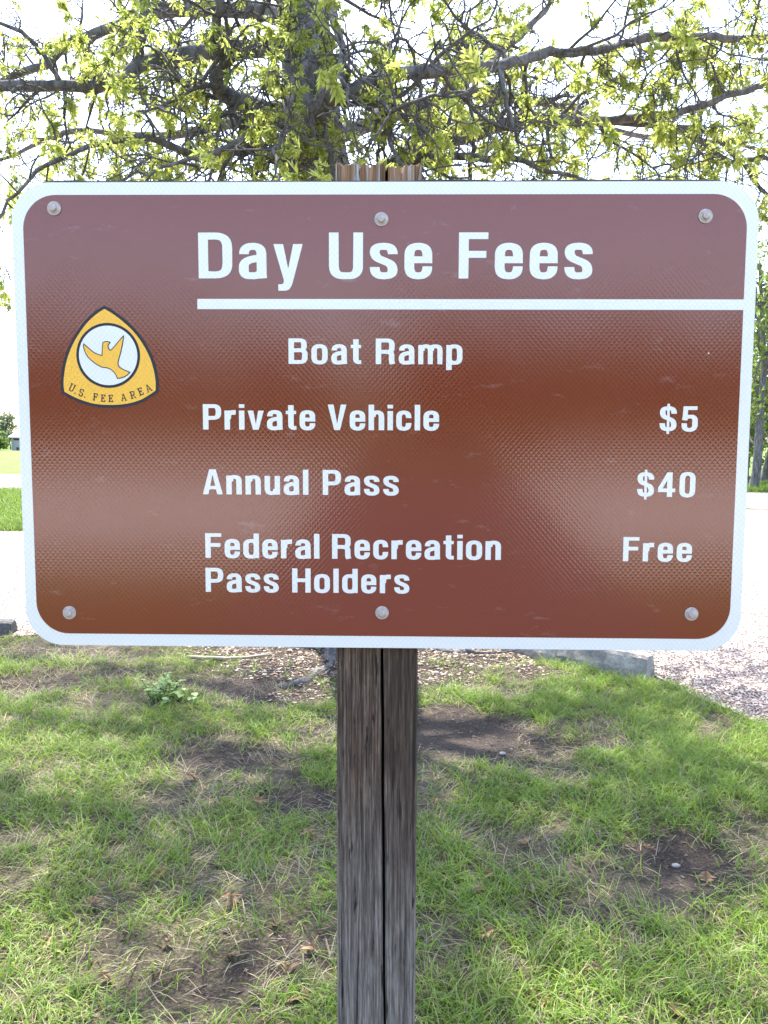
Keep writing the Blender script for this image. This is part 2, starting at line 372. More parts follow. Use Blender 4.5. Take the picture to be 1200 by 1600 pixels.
def gravel_material(name, c0, c1, c2):
    m = Mat(name)
    co = m.coords((1, 1, 1))
    v = m.node("ShaderNodeTexVoronoi", feature='F1'); v.inputs["Scale"].default_value = 45; m.l(co, v.inputs["Vector"])
    sp = m.node("ShaderNodeSeparateColor"); m.l(v.outputs["Color"], sp.inputs[0])
    tint = m.ramp(sp.outputs[0], [(0.0, c0), (0.5, c1), (1.0, c2)])
    patch = m.ramp(m.noise(co, 0.8, 4), [(0.35, 0.82), (0.65, 1.05)])
    m.base(m.mix(1.0, tint, patch, 'MULTIPLY'))
    m.set(rough=0.95, spec=0.2)
    m.bump(m.math('SUBTRACT', 1.0, v.outputs["Distance"]), 0.8, 0.012)
    return m.m

def sheet(name, P, z, mat):
    tri = tessellate_polygon([[Vector((float(p[0]), float(p[1]), 0)) for p in P]])
    V = [(p[0], p[1], z) for p in P]
    F = []
    for t in tri:
        a, b, c = (np.array(V[i][:2]) for i in t)
        F.append(t if (b[0]-a[0])*(c[1]-a[1])-(b[1]-a[1])*(c[0]-a[0]) > 0 else t[::-1])
    o = obj(name, mesh_poly(name, V, F), mat)
    return tag(o, kind="structure")

gravel_mat = gravel_material("pale_gravel", (0.20, 0.158, 0.138), (0.33, 0.272, 0.242), (0.46, 0.395, 0.355))
sheet("gravel_lot", wobble(LOT, 0.12, 0.07, 31), 0.006, gravel_mat)
road_mat = gravel_material("worn_asphalt", (0.15, 0.145, 0.145), (0.19, 0.185, 0.185), (0.24, 0.235, 0.235))
sheet("road", np.array([(-70, 44), (-40, 36), (-12, 26.2), (-2, 22.4), (8.3, 18.45), (20, 15.6), (60, 8), (60, 12.5), (22, 20.2), (11, 24.3), (-2, 31), (-17.5, 38.3), (-40, 46), (-70, 54)]), 0.012, road_mat)

# concrete parking pavement behind the viewer, parted so the sign's middle reflects dark
m = Mat("sunlit_concrete"); nc = m.noise(m.coords((1, 1, 1)), 6, 5); m.base(m.ramp(nc, [(0.3, (0.46, 0.43, 0.40)), (0.7, (0.57, 0.54, 0.50))])); m.set(rough=0.9)
sheet("pavement", np.array([(-16, -6.4), (-16, -36), (-3.2, -36), (-1.5, -6.4)]), 0.014, m.m)
sheet("pavement", np.array([(2.0, -6.4), (4.2, -36), (24, -36), (24, -6.4)]), 0.014, m.m)
m = Mat("dark_strip_surface"); nc = m.noise(m.coords((1, 1, 1)), 30, 5); m.base(m.ramp(nc, [(0.3, (0.045, 0.043, 0.042)), (0.7, (0.075, 0.072, 0.07))])); m.set(rough=0.9)
sheet("reflected_dark_strip", np.array([(-1.48, -2.6), (-1.48, -6.4), (-3.18, -36), (4.18, -36), (1.98, -6.4), (1.98, -2.6)]), 0.020, m.m)  # unseen dark strip, added to darken the middle of the sign's reflection

# ------------------------------------------------------------------ loose cover: grass, litter, stones
def blades(px, py, h, w, lean, lean_ang, face, curl, col_base, col_tip):
    """curved tapering grass blades, 7 vertices and 5 triangles each"""
    n = len(px); pz = ground_z(px, py) - 0.004
    t = np.array([0.0, 0.38, 0.75, 1.0])
    lx, ly = np.cos(lean_ang), np.sin(lean_ang)
    wx, wy = np.cos(face), np.sin(face)
    V = np.zeros((n, 7, 3), np.float32); C = np.zeros((n, 7, 3), np.float32)
    k = 0
    for i, ti in enumerate(t):
        ang = lean + curl * ti
        r = h * ti * np.sin(ang); z = h * ti * np.cos(ang)
        cx, cy, cz = px + lx * r, py + ly * r, pz + np.maximum(z, 0.004 + 0.0 * z)
        ww = w * (1 - ti ** 1.6) * 0.5
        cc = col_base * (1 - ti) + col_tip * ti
        if i < 3:
            V[:, k] = np.stack([cx - wx * ww, cy - wy * ww, cz], -1); C[:, k] = cc; k += 1
            V[:, k] = np.stack([cx + wx * ww, cy + wy * ww, cz], -1); C[:, k] = cc; k += 1
        else:
            V[:, k] = np.stack([cx, cy, cz], -1); C[:, k] = cc
    base = np.arange(n)[:, None, None] * 7
    T = np.array([[0, 1, 3], [0, 3, 2], [2, 3, 5], [2, 5, 4], [4, 5, 6]])[None] + base
    return V.reshape(-1, 3), T.reshape(-1, 3), C.reshape(-1, 3)

def scatter(n, y0, y1, spread=0.60, extra=0.60):
    """random ground points in a wedge of the yard (even per square metre)"""
    y = np.sqrt(rng.random(n) * (y1 ** 2 - y0 ** 2) + y0 ** 2)
    x = (rng.random(n) * 2 - 1) * (spread * y + extra)
    return x, y

STOP_A, STOP_B = np.array([1.70, 5.22]), np.array([0.28, 6.37])
def off_lot(x, y, m=0.03):
    v = STOP_B - STOP_A; t = np.clip(((x - STOP_A[0]) * v[0] + (y - STOP_A[1]) * v[1]) / (v @ v), -0.05, 1)
    ds = np.hypot(x - STOP_A[0] - t * v[0], y - STOP_A[1] - t * v[1])
    return (sd_poly(x, y, LOTP) > m) & (ds > 0.13)

# green blades growing in clumps
tx, ty = scatter(52000, 0.9, 7.3)
d = green_density(tx, ty); keep = (rng.random(len(tx)) < d) & off_lot(tx, ty, 0.0)
tx, ty, d = tx[keep], ty[keep], d[keep]
k = np.clip((3 + 8 * d * rng.random(len(tx)) ** 0.8), 2, 11).astype(int)
ci = np.repeat(np.arange(len(tx)), k)
px = tx[ci] + rng.normal(0, 0.022, len(ci)); py = ty[ci] + rng.normal(0, 0.022, len(ci))
n = len(px)
vig = (0.6 + 0.6 * fbm(px * 2.3, py * 2.3, 41, 3)) * (0.75 + 0.5 * rng.random(len(tx)))[ci]
h = vig * (0.042 + 0.075 * rng.random(n)); w = 0.0032 + 0.0030 * rng.random(n)
hue = np.clip(0.55 * rng.random(n) + 0.5 * (rng.random(len(tx)))[ci], 0, 1)[:, None]
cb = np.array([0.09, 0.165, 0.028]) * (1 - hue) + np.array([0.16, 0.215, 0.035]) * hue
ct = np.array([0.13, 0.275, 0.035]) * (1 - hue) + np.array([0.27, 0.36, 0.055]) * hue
dry = (rng.random(n) < 0.10)[:, None]
ct = np.where(dry, np.array([0.40, 0.36, 0.20]), ct)
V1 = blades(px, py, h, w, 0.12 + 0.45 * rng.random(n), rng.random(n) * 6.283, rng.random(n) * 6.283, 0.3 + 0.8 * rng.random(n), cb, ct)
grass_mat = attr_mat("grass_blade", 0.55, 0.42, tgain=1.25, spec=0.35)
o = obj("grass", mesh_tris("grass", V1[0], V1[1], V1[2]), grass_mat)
tag(o, "short green spring grass growing in clumps around the post", "grass", kind="stuff")

# dry, flattened last-year grass
px, py = scatter(66000, 0.9, 7.2)
keep = off_lot(px, py, -0.05) & (rng.random(len(px)) < np.clip(0.35 + 1.2 * fbm(px * 2.7, py * 2.7, 51, 3) - 0.9 * mulch(px, py) - 0.62 * np.clip(bare(px, py), 0, 1.1) - 0.15, 0.02, 1))
px, py = px[keep], py[keep]; n = len(px)
h = 0.04 + 0.085 * rng.random(n); w = 0.0016 + 0.0022 * rng.random(n)
ang = fbm(px * 1.7, py * 1.7, 61, 2) * 14 + rng.normal(0, 0.9, n)
g_ = rng.random(n)[:, None]; gray = (rng.random(n) < 0.38)[:, None]
cb = np.where(gray, np.array([0.19, 0.17, 0.135]), np.array([0.30, 0.245, 0.135])) * (0.55 + 0.6 * g_)
ct = np.where(gray, np.array([0.36, 0.335, 0.28]), np.array([0.50, 0.44, 0.27])) * (0.55 + 0.6 * g_)
V2 = blades(px, py, h, w, 0.55 + 0.75 * rng.random(n), ang, ang + 1.57 + rng.normal(0, 0.4, n), 0.05 + 0.5 * rng.random(n), cb, ct)
o = obj("dry_grass", mesh_tris("dry_grass", V2[0], V2[1], V2[2]), attr_mat("dry_grass", 0.8, 0.2, spec=0.2))
tag(o, "flattened straw coloured dead grass between the green clumps", "dry grass", kind="stuff")

# taller lit grass beside the road, far left and far right
def far_grass(n, f):
    px, py = f(n); h = 0.12 + 0.16 * rng.random(n)
    hue = rng.random(n)[:, None]
    cb = np.array([0.08, 0.13, 0.022]) + 0 * hue; ct = np.array([0.12, 0.21, 0.03]) * (1 - hue) + np.array([0.20, 0.26, 0.05]) * hue
    return blades(px, py, h, 0.012 + 0.01 * rng.random(n), 0.1 + 0.5 * rng.random(n), rng.random(n) * 6.28, rng.random(n) * 6.28, 0.2 + 0.6 * rng.random(n), cb, ct)
def f_left(n):
    y = 13.8 + rng.random(n) ** 1.3 * 12.0; return -0.475 * y + (rng.random(n) - 0.5) * (0.08 * y + 2.0) , y
def f_right(n):
    y = 24.6 + rng.random(n) * 5; return 0.44 * y + (rng.random(n) - 0.5) * 5.0, y
FL = far_grass(16000, f_left); FR = far_grass(7000, f_right)
ok = lambda G: G
V3 = np.concatenate([FL[0], FR[0]]); T3 = np.concatenate([FL[1], FR[1] + len(FL[0])]); C3 = np.concatenate([FL[2], FR[2]])
o = obj("verge_grass", mesh_tris("verge_grass", V3, T3, C3), grass_mat)
tag(o, "bright sunlit grass verges along the road in the distance", "grass", kind="stuff")

def lumps(px, py, pz, sx, sy, sz, yaw, tilt, base, faces, col, jitter=0.25):
    """scatter of small solid pieces: base unit verts scaled, jittered, turned"""
    n = len(px); b = np.asarray(base, float); k = len(b)
    P = np.repeat(b[None], n, 0) * (1 + (rng.random((n, k, 1)) - 0.5) * 2 * jitter)
    P = P * np.stack([sx, sy, sz], -1)[:, None, :]
    c, s = np.cos(tilt)[:, None], np.sin(tilt)[:, None]
    y, z = P[..., 1] * c - P[..., 2] * s, P[..., 1] * s + P[..., 2] * c
    P[..., 1], P[..., 2] = y, z
    c, s = np.cos(yaw)[:, None], np.sin(yaw)[:, None]
    x, y = P[..., 0] * c - P[..., 1] * s, P[..., 0] * s + P[..., 1] * c
    P[..., 0], P[..., 1] = x + px[:, None], y + py[:, None]
    P[..., 2] += pz[:, None]
    T = np.asarray(faces)[None] + (np.arange(n) * k)[:, None, None]
    return P.reshape(-1, 3), T.reshape(-1, 3), np.repeat(col, k, 0)
OCT = [(1, 0, 0), (-1, 0, 0), (0, 1, 0), (0, -1, 0), (0, 0, 1), (0, 0, -1)]
OCTF = [(0, 2, 4), (2, 1, 4), (1, 3, 4), (3, 0, 4), (2, 0, 5), (1, 2, 5), (3, 1, 5), (0, 3, 5)]
CHIP = [(-1, -1, 0), (1, -0.8, 0), (0.9, 1, 0), (-0.8, 0.9, 0), (-1, -1, 1), (1, -0.8, 1.3), (0.9, 1, 1), (-0.8, 0.9, 0.7)]
CHIPF = [(4, 5, 6), (4, 6, 7), (0, 1, 5), (0, 5, 4), (1, 2, 6), (1, 6, 5), (2, 3, 7), (2, 7, 6), (3, 0, 4), (3, 4, 7)]

# gravel stones on the lot
n = 170000
y = 3.6 + rng.random(n) ** 1.7 * 9.0; x = (rng.random(n) * 2 - 1) * (0.56 * y + 0.4)
dl = sd_poly(x, y, LOTP)
keep = (dl < 0.10 * rng.random(n) ** 2) & ((np.abs(x) > 0.2 * y) | (y > 7))
x, y, dl = x[keep], y[keep], dl[keep]; n = len(x)
s = 0.004 + 0.007 * rng.random(n) ** 2
tone = (0.35 + 0.75 * rng.random(n))[:, None]; pk = rng.random(n)[:, None]
col = (np.array([0.36, 0.285, 0.24]) * pk + np.array([0.40, 0.35, 0.31]) * (1 - pk)) * tone
edge = np.clip(1 + dl / 0.9, 0, 1)[:, None] * (0.5 + 0.5 * fbm(x * 3, y * 3, 71, 3))[:, None]
col = col * (1 - edge) + col * np.array([0.62, 0.50, 0.43]) * edge
V4 = lumps(x, y, np.where(dl < 0, 0.008, ground_z(x, y) + 0.003), s, s * (0.6 + 0.4 * rng.random(n)), s * (0.35 + 0.3 * rng.random(n)), rng.random(n) * 6.28, rng.normal(0, 0.3, n), OCT, OCTF, col)
stone_mat = attr_mat("gravel_stone", 0.9, spec=0.25)
o = obj("gravel", mesh_tris("gravel", *V4), stone_mat)
tag(o, "loose pale gravel stones covering the parking lot", "gravel", kind="stuff")

# wood chips, twiglets and leaf crumbs under the oak and in the bare spots
n = 110000
x, y = scatter(n, 2.0, 7.6)
pr = np.clip(mulch(x, y) + 0.22 * np.clip(bare(x, y), 0, 1) + 0.05, 0, 1)
dlc = sd_poly(x, y, LOTP); pr = np.where(dlc < 0, np.maximum(pr, 0.3 + dlc), pr)
keep = (rng.random(n) < pr) & (dlc > -0.5)
x, y = x[keep], y[keep]; n = len(x)
L = 0.0035 + 0.0105 * rng.random(n) ** 1.8
pal = np.array([[0.30, 0.22, 0.165], [0.42, 0.34, 0.27], [0.20, 0.145, 0.105], [0.52, 0.46, 0.38], [0.13, 0.095, 0.07], [0.34, 0.25, 0.20]])
chip_tone = np.where(mulch(x, y) > 0.3, 1.0, 0.42); L = L * np.where(mulch(x, y) > 0.3, 1.0, 0.6)  # chips outside the mulch are darker and smaller
col = pal[rng.integers(0, len(pal), n)] * chip_tone[:, None] * (0.6 + 0.5 * rng.random(n))[:, None]
V5 = lumps(x, y, np.where(sd_poly(x, y, LOTP) < 0, 0.008, ground_z(x, y)) + 0.002, L, L * (0.25 + 0.5 * rng.random(n)), 0.0012 + 0.16 * L * rng.random(n), rng.random(n) * 6.28, rng.normal(0, 0.3, n), CHIP, CHIPF, col, 0.3)
o = obj("wood_chips", mesh_tris("wood_chips", *V5), attr_mat("wood_chip", 0.9, spec=0.15))
tag(o, "brown and tan wood chips and leaf crumbs on bare soil", "wood chips", kind="stuff")

# ------------------------------------------------------------------ the fee sign on its timber post
SZ = 1.5345                      # height of the panel's centre above the ground, along the post
sign = empty("fee_sign", (-0.011, 1.4089, 0.0), (0.009048, 0.004322, -0.020049))
tag(sign, "brown and white day use fees sign bolted to a split wooden post", "sign")

def sheeting(name, c_lo, c_hi, c_line, rough, relief, lines=0.35, line_w=0.16, scuff=0.0):
    """prismatic reflective sheeting: lattice of small pillowed diamonds"""
    m = Mat(name)
    tc = m.node("ShaderNodeTexCoord"); sx = m.node("ShaderNodeSeparateXYZ"); m.l(tc.outputs["Object"], sx.inputs[0])
    u = m.math('MULTIPLY', sx.outputs[0], math.pi / 0.0086); v = m.math('MULTIPLY', sx.outputs[2], math.pi / 0.0098)
    a = m.math('ABSOLUTE', m.math('SINE', m.math('ADD', u, v))); b = m.math('ABSOLUTE', m.math('SINE', m.math('SUBTRACT', u, v)))
    h = m.math('MINIMUM', a, b)
    line = m.ramp(h, [(0.0, 1.0), (line_w, 0.0)])
    co = m.coords((1, 1, 1))
    var = m.noise(co, 3.0, 3)
    c = m.mix(var, c_lo, c_hi)
    c = m.mix(m.math('MULTIPLY', line, lines), c, c_line)
    if scuff:
        sc = m.math('MULTIPLY', m.ramp(m.noise(m.coords((5, 5, 14), rot=(0, 0.5, 0)), 3.0, 6, 0.7), [(0.60, 0.0), (0.82, 1.0)]), scuff)
        c = m.mix(sc, c, (0.55, 0.50, 0.48))
        dots = m.node("ShaderNodeTexVoronoi"); dots.inputs["Scale"].default_value = 26; m.l(co, dots.inputs["Vector"])
        spn = m.node("ShaderNodeSeparateColor"); m.l(dots.outputs["Color"], spn.inputs[0])
        dm = m.math('MULTIPLY', m.math('LESS_THAN', dots.outputs["Distance"], 0.035), m.math('GREATER_THAN', spn.outputs[0], 0.93))
        c = m.mix(dm, c, (0.7, 0.6, 0.55))
    m.base(c)
    m.set(rough=m.math('MULTIPLY_ADD', m.noise(co, 9, 4), 0.06, rough - 0.03), spec=0.68)
    wav = m.noise(co, 2.2, 2)
    hh = m.math('ADD', m.math('MULTIPLY', m.math('POWER', h, 0.6), relief), m.math('MULTIPLY', wav, 0.35))
    m.bump(hh, 1.0, 0.0022)
    return m.m
white_sheet = sheeting("white_reflective_sheeting", (0.74, 0.715, 0.68), (0.79, 0.765, 0.73), (0.52, 0.55, 0.58), 0.16, 0.045, 0.6, 0.24)
brown_sheet = sheeting("brown_reflective_sheeting", (0.172, 0.029, 0.0125), (0.192, 0.034, 0.0145), (0.24, 0.07, 0.036), 0.085, 0.025, 0.25, 0.17, scuff=0.22)
gold_sheet = sheeting("gold_reflective_sheeting", (0.84, 0.42, 0.018), (0.87, 0.45, 0.02), (0.88, 0.55, 0.10), 0.20, 0.08, 0.35)
ink = Mat("dark_ink"); ink.base((0.013, 0.013, 0.024)); ink.set(rough=0.3, spec=0.35); ink = ink.m

def rrect(x0, z0, x1, z1, r, n=14):
    P = []
    for cx, cz, a0 in ((x1 - r, z0 + r, -90), (x1 - r, z1 - r, 0), (x0 + r, z1 - r, 90), (x0 + r, z0 + r, 180)):
        for i in range(n + 1):
            a = R(a0 + 90 * i / n); P.append((cx + r * math.cos(a), cz + r * math.sin(a)))
    return P

def tess(loops):
    """triangles (indices into the flattened loops) of outlines with holes; separate outlines stay separate"""
    def area(l): return 0.5 * sum(l[i - 1][0] * l[i][1] - l[i][0] * l[i - 1][1] for i in range(len(l)))
    def inside(p, l):
        c = False
        for i in range(len(l)):
            a, b = l[i - 1], l[i]
            if (a[1] > p[1]) != (b[1] > p[1]) and p[0] < (b[0] - a[0]) * (p[1] - a[1]) / (b[1] - a[1]) + a[0]: c = not c
        return c
    off = np.cumsum([0] + [len(l) for l in loops]); out = []
    flat = [p for l in loops for p in l]
    hole_of = {i: [j for j in range(len(loops)) if j != i and inside(loops[i][0], loops[j])] for i in range(len(loops))}
    for j in range(len(loops)):
        if hole_of[j]: continue
        grp = [j] + [i for i in range(len(loops)) if j in hole_of[i]]
        ids = [int(off[g]) + k for g in grp for k in range(len(loops[g]))]
        for t in tessellate_polygon([[Vector((p[0], p[1], 0)) for p in loops[g]] for g in grp]):
            t = [ids[k] for k in t]
            (ax, az), (bx, bz), (cx, cz) = (flat[k] for k in t)
            out.append(tuple(t) if (bx - ax) * (cz - az) - (bz - az) * (cx - ax) > 0 else tuple(t[::-1]))
    return out

def plate(name, loops, yf, yb, mat, parent):
    """flat piece lying in the sign's plane: outline loops (x, z), front at yf, back at yb (yf < yb)"""
    allp = [p for l in loops for p in l]
    V = [(x, yf, z + SZ) for x, z in allp]; n = len(V)
    V += [(x, yb, z + SZ) for x, z in allp]
    F = tess(loops)
    s = 0
    for l in loops:
        m = len(l)
        for i in range(m):
            a, b = s + i, s + (i + 1) % m
            F.append((a, a + n, b + n, b))
        s += m
    return obj(name, mesh_poly(name, V, F), mat, parent)

panel = plate("sign_panel", [rrect(-0.6095, -0.386, 0.6095, 0.386, 0.064)], 0.0, 0.003, white_sheet, sign)
plate("brown_field", [rrect(-0.5905, -0.3655, 0.5905, 0.366, 0.055)], -0.0004, -0.0001, brown_sheet, panel)
plate("underline_bar", [[(-0.3045, 0.1825), (0.5925, 0.1822), (0.5925, 0.1990), (-0.3045, 0.1990)]], -0.0008, -0.0003, white_sheet, panel)

def glyph_loops(ch):
    w, ls = GLYPHS[ch]
    return w / 1000, [[tuple(float(v) / 1000 for v in p.split(',')) for p in l.split()] for l in ls]

def lettering(name, text, x0, x1, zb, cap, wfac=3.9):
    """one mesh per word, spaced to fill x0..x1"""
    ws = [glyph_loops(c)[0] * cap for c in text if c != ' ']
    nl = len(ws); ns = text.count(' ')
    g = (x1 - x0 - sum(ws)) / ((nl - 1 - ns) + wfac * ns)
    x = x0
    for word in text.split(' '):
        V, F = [], []
        for c in word:
            w, loops = glyph_loops(c)
            loops = [[(x + px * cap, zb + pz * cap) for px, pz in l] for l in loops]
            allp = [p for l in loops for p in l]
            o = len(V); n = len(allp)
            V += [(p[0], -0.0009, p[1] + SZ) for p in allp] + [(p[0], -0.0003, p[1] + SZ) for p in allp]
            F += [tuple(o + i for i in t) for t in tess(loops)]
            s = 0
            for l in loops:
                for i in range(len(l)):
                    a, b = o + s + i, o + s + (i + 1) % len(l)
                    F.append((a, a + n, b + n, b))
                s += len(l)
            x += w * cap + g
        ob = obj(name, mesh_poly(name, V, F), white_sheet, panel)
        ob["label"] = "white lettering reading " + word
        x += g * (wfac - 1)

for text, x0, x1, zb, cap, nm in (
        ("Day Use Fees", -0.3015, 0.3434, 0.2322, 0.0735, "title_lettering"),
        ("Boat Ramp", -0.1541, 0.1338, 0.0934, 0.0418, "heading_lettering"),
        ("Private Vehicle", -0.2983, 0.0964, -0.0155, 0.0422, "fee_lettering"),
        ("Annual Pass", -0.3005, 0.0299, -0.1242, 0.0422, "fee_lettering"),
        ("Federal Recreation", -0.2978, 0.2028, -0.2325, 0.0422, "fee_lettering"),
        ("Pass Holders", -0.2982, 0.0489, -0.2910, 0.0415, "fee_lettering"),
        ("$5", 0.4610, 0.5237, -0.0152, 0.0410, "price_lettering"),
        ("$40", 0.4276, 0.5238, -0.1243, 0.0410, "price_lettering"),
        ("Free", 0.4076, 0.5225, -0.2332, 0.0410, "price_lettering")):
    lettering(nm, text, x0, x1, zb, cap)

# emblem (outline coordinates in units of 1/6 millimetre-like steps, converted to metres)
EC = (-0.4549, 0.1064); ES = 0.0534 / 332.0
def em(p): return (EC[0] + (p[0] - 597) * ES, EC[1] + (570 - p[1]) * ES)
def smooth(P, n=4):
    """closed Catmull-Rom through points; corner points are marked with a third value"""
    out = []; m = len(P)
    for i in range(m):
        p1, p2 = P[i], P[(i + 1) % m]
        p0 = p1 if len(p1) > 2 else P[i - 1]; p3 = p2 if len(p2) > 2 else P[(i + 2) % m]
        a, b, c, d = (np.array(q[:2], float) for q in (p0, p1, p2, p3))
        for t in np.arange(n) / n:
            out.append(tuple(0.5 * (2 * b + (c - a) * t + (2 * a - 5 * b + 4 * c - d) * t * t + (3 * b - a - 3 * c + d) * t ** 3)))
    return out
def inset(P, d):
    P = np.array(P); n = len(P); out = []
    ar = 0.5 * np.sum(P[:, 0] * np.roll(P[:, 1], -1) - np.roll(P[:, 0], -1) * P[:, 1]); sg = 1 if ar > 0 else -1
    for i in range(n):
        a, b, c = P[i - 1], P[i], P[(i + 1) % n]
        e0 = (b - a) / (np.linalg.norm(b - a) + 1e-9); e1 = (c - b) / (np.linalg.norm(c - b) + 1e-9)
        n0 = np.array([-e0[1], e0[0]]) * sg; n1 = np.array([-e1[1], e1[0]]) * sg
        k = n0 + n1; k = k / max(0.35, (k @ k) / 2)
        out.append(tuple(b + k * d))
    return out
tri_out = [(570, 62, 1), (470, 122), (360, 220), (260, 350), (180, 490), (125, 640), (95, 800), (92, 900), (103, 965, 1), (250, 1040), (430, 1095),
           (605, 1108), (780, 1095), (950, 1045), (1112, 945, 1), (1115, 830), (1095, 700), (1050, 560), (970, 410), (870, 285), (760, 185), (650, 105)]
bird = [(348, 455, 1), (400, 500), (450, 540), (500, 562), (535, 572, 1), (540, 510), (548, 440, 1), (570, 431), (600, 430), (620, 437, 1), (604, 458), (598, 475), (605, 502),
        (620, 520, 1), (650, 497), (700, 440), (740, 395), (763, 370, 1), (750, 450), (725, 550), (700, 630), (700, 670), (720, 695), (760, 718), (818, 742, 1), (790, 770),
        (740, 795), (690, 803, 1), (670, 760), (640, 725), (600, 700), (560, 692), (530, 688), (480, 662), (430, 625), (385, 580), (355, 520), (345, 475)]
to = [em(p) for p in smooth(tri_out)]
emblem = plate("emblem", [to], -0.0008, -0.0003, ink, sign)
emblem["label"] = "rounded triangular gold and white emblem with bird and dark border"
plate("gold_field", [inset(to, 0.0050)], -0.0011, -0.0007, gold_sheet, emblem)
circ = lambda r, n=56: [em((597 + r * math.cos(2 * math.pi * i / n), 570 + r * math.sin(2 * math.pi * i / n))) for i in range(n)]
plate("disc_ring", [circ(332)], -0.0014, -0.0010, ink, emblem)
plate("white_disc", [circ(304)], -0.0017, -0.0013, white_sheet, emblem)
bo = [em(p) for p in smooth(bird, 3)]
plate("bird_outline", [inset(bo, -0.0010)], -0.0020, -0.0016, ink, emblem)
plate("bird", [inset(bo, 0.0006)], -0.0023, -0.0019, gold_sheet, emblem)
for c, cx, cy, ang, hh in (('U', 208, 900, -27, 82), ('.', 238, 957, -24, 82), ('S', 305, 952, -20, 80), ('.', 340, 998, -15, 82), ('F', 452, 996, -8, 76), ('E', 532, 1008, -3, 74), ('E', 612, 1010, 1, 74),
                           ('A', 747, 998, 8, 76), ('R', 843, 973, 15, 78), ('E', 925, 938, 21, 78), ('A', 1007, 903, 27, 80)):
    w, loops = glyph_loops('#' + c); a = R(ang); out = []
    for l in loops:
        q = []
        for px, pz in l:
            lx, lz = (px - w / 2) * hh * 0.86, (pz - (0.075 if c == '.' else 0.5)) * hh
            q.append(em((cx + lx * math.cos(a) - lz * math.sin(a), cy - (lx * math.sin(a) + lz * math.cos(a)))))
        out.append(q)
    plate("emblem_letter", out, -0.0015, -0.0010, ink, emblem)

# backing board
m = Mat("dark_weathered_board"); n1 = m.noise(m.coords((3, 40, 60)), 4, 5, 0.65)
m.base(m.ramp(n1, [(0.3, (0.035, 0.032, 0.03)), (0.6, (0.10, 0.092, 0.085)), (0.8, (0.22, 0.21, 0.20))])); m.set(rough=0.9); m.bump(n1, 0.6, 0.004)
V, F = [], []
xs = np.linspace(-0.556, 0.5515, 90)
for x in xs:
    t = 0.3893 + 0.0012 * (vnoise(x * 60, 1.0) - 0.5) + 0.0022 * (vnoise(x * 9, 4.0) - 0.5)
    if x < -0.55 or x > 0.546: t -= 0.003
    for y_, z_ in ((0.0032, -0.37), (0.0032, t), (0.0205, t), (0.0205, -0.37)): V.append((x, y_, z_ + SZ))
for i in range(len(xs) - 1):
    for k in range(4): F.append((4 * i + k, 4 * i + (k + 1) % 4, 4 * i + 4 + (k + 1) % 4, 4 * i + 4 + k))
F += [(3, 2, 1, 0), tuple(4 * (len(xs) - 1) + k for k in range(4))]
obj("backing_board", mesh_poly("backing_board", V, F), m.m, sign)

# bolts
m = Mat("galvanised_steel"); nz = m.noise(m.coords((1, 1, 1)), 160, 4)
m.base(m.ramp(nz, [(0.3, (0.36, 0.28, 0.25)), (0.7, (0.56, 0.49, 0.45))])); m.set(rough=0.5, metal=0.15); m.bump(nz, 0.3, 0.0006)
bolt_mat = m.m
def lathe(profile, n):
    V, F = [], []
    for r, y_ in profile:
        for i in range(n):
            a = 2 * math.pi * i / n; V.append((r * math.cos(a), y_, r * math.sin(a)))
    for j in range(len(profile) - 1):
        for i in range(n):
            a, b = j * n + i, j * n + (i + 1) % n
            F.append((a, b, b + n, a + n))
    F.append(tuple(range((len(profile) - 1) * n, len(profile) * n)))
    return V, F
wv, wf = lathe([(0.0113, -0.0006), (0.0115, -0.0020), (0.0108, -0.0027), (0.0068, -0.0029), (0.0066, -0.0024)], 28)
washer_me = mesh_poly("washer", wv, wf)
hv, hf = lathe([(0.0082, -0.0026), (0.0083, -0.0036), (0.0068, -0.0044)], 24)
h2v, h2f = lathe([(0.0062, -0.0038), (0.0062, -0.0078), (0.0054, -0.0086), (0.002, -0.0087)], 6)
o_ = len(hv); hv += h2v; hf += [tuple(i + o_ for i in f) for f in h2f]
bolt_me = mesh_poly("bolt", hv, hf)
for bx, bz, an in ((-0.5378, 0.3441, 10), (-0.0009, 0.3263, 0), (0.5230, 0.3309, 24), (-0.5335, -0.3291, 40), (0.0027, -0.3246, 15), (0.5255, -0.3223, 5)):
    b = obj("bolt", bolt_me, bolt_mat, sign); b.location = (bx, 0, bz + SZ); b.rotation_euler = (random.uniform(-.03, .03), R(an), 0)
    obj("washer", washer_me, bolt_mat, b)

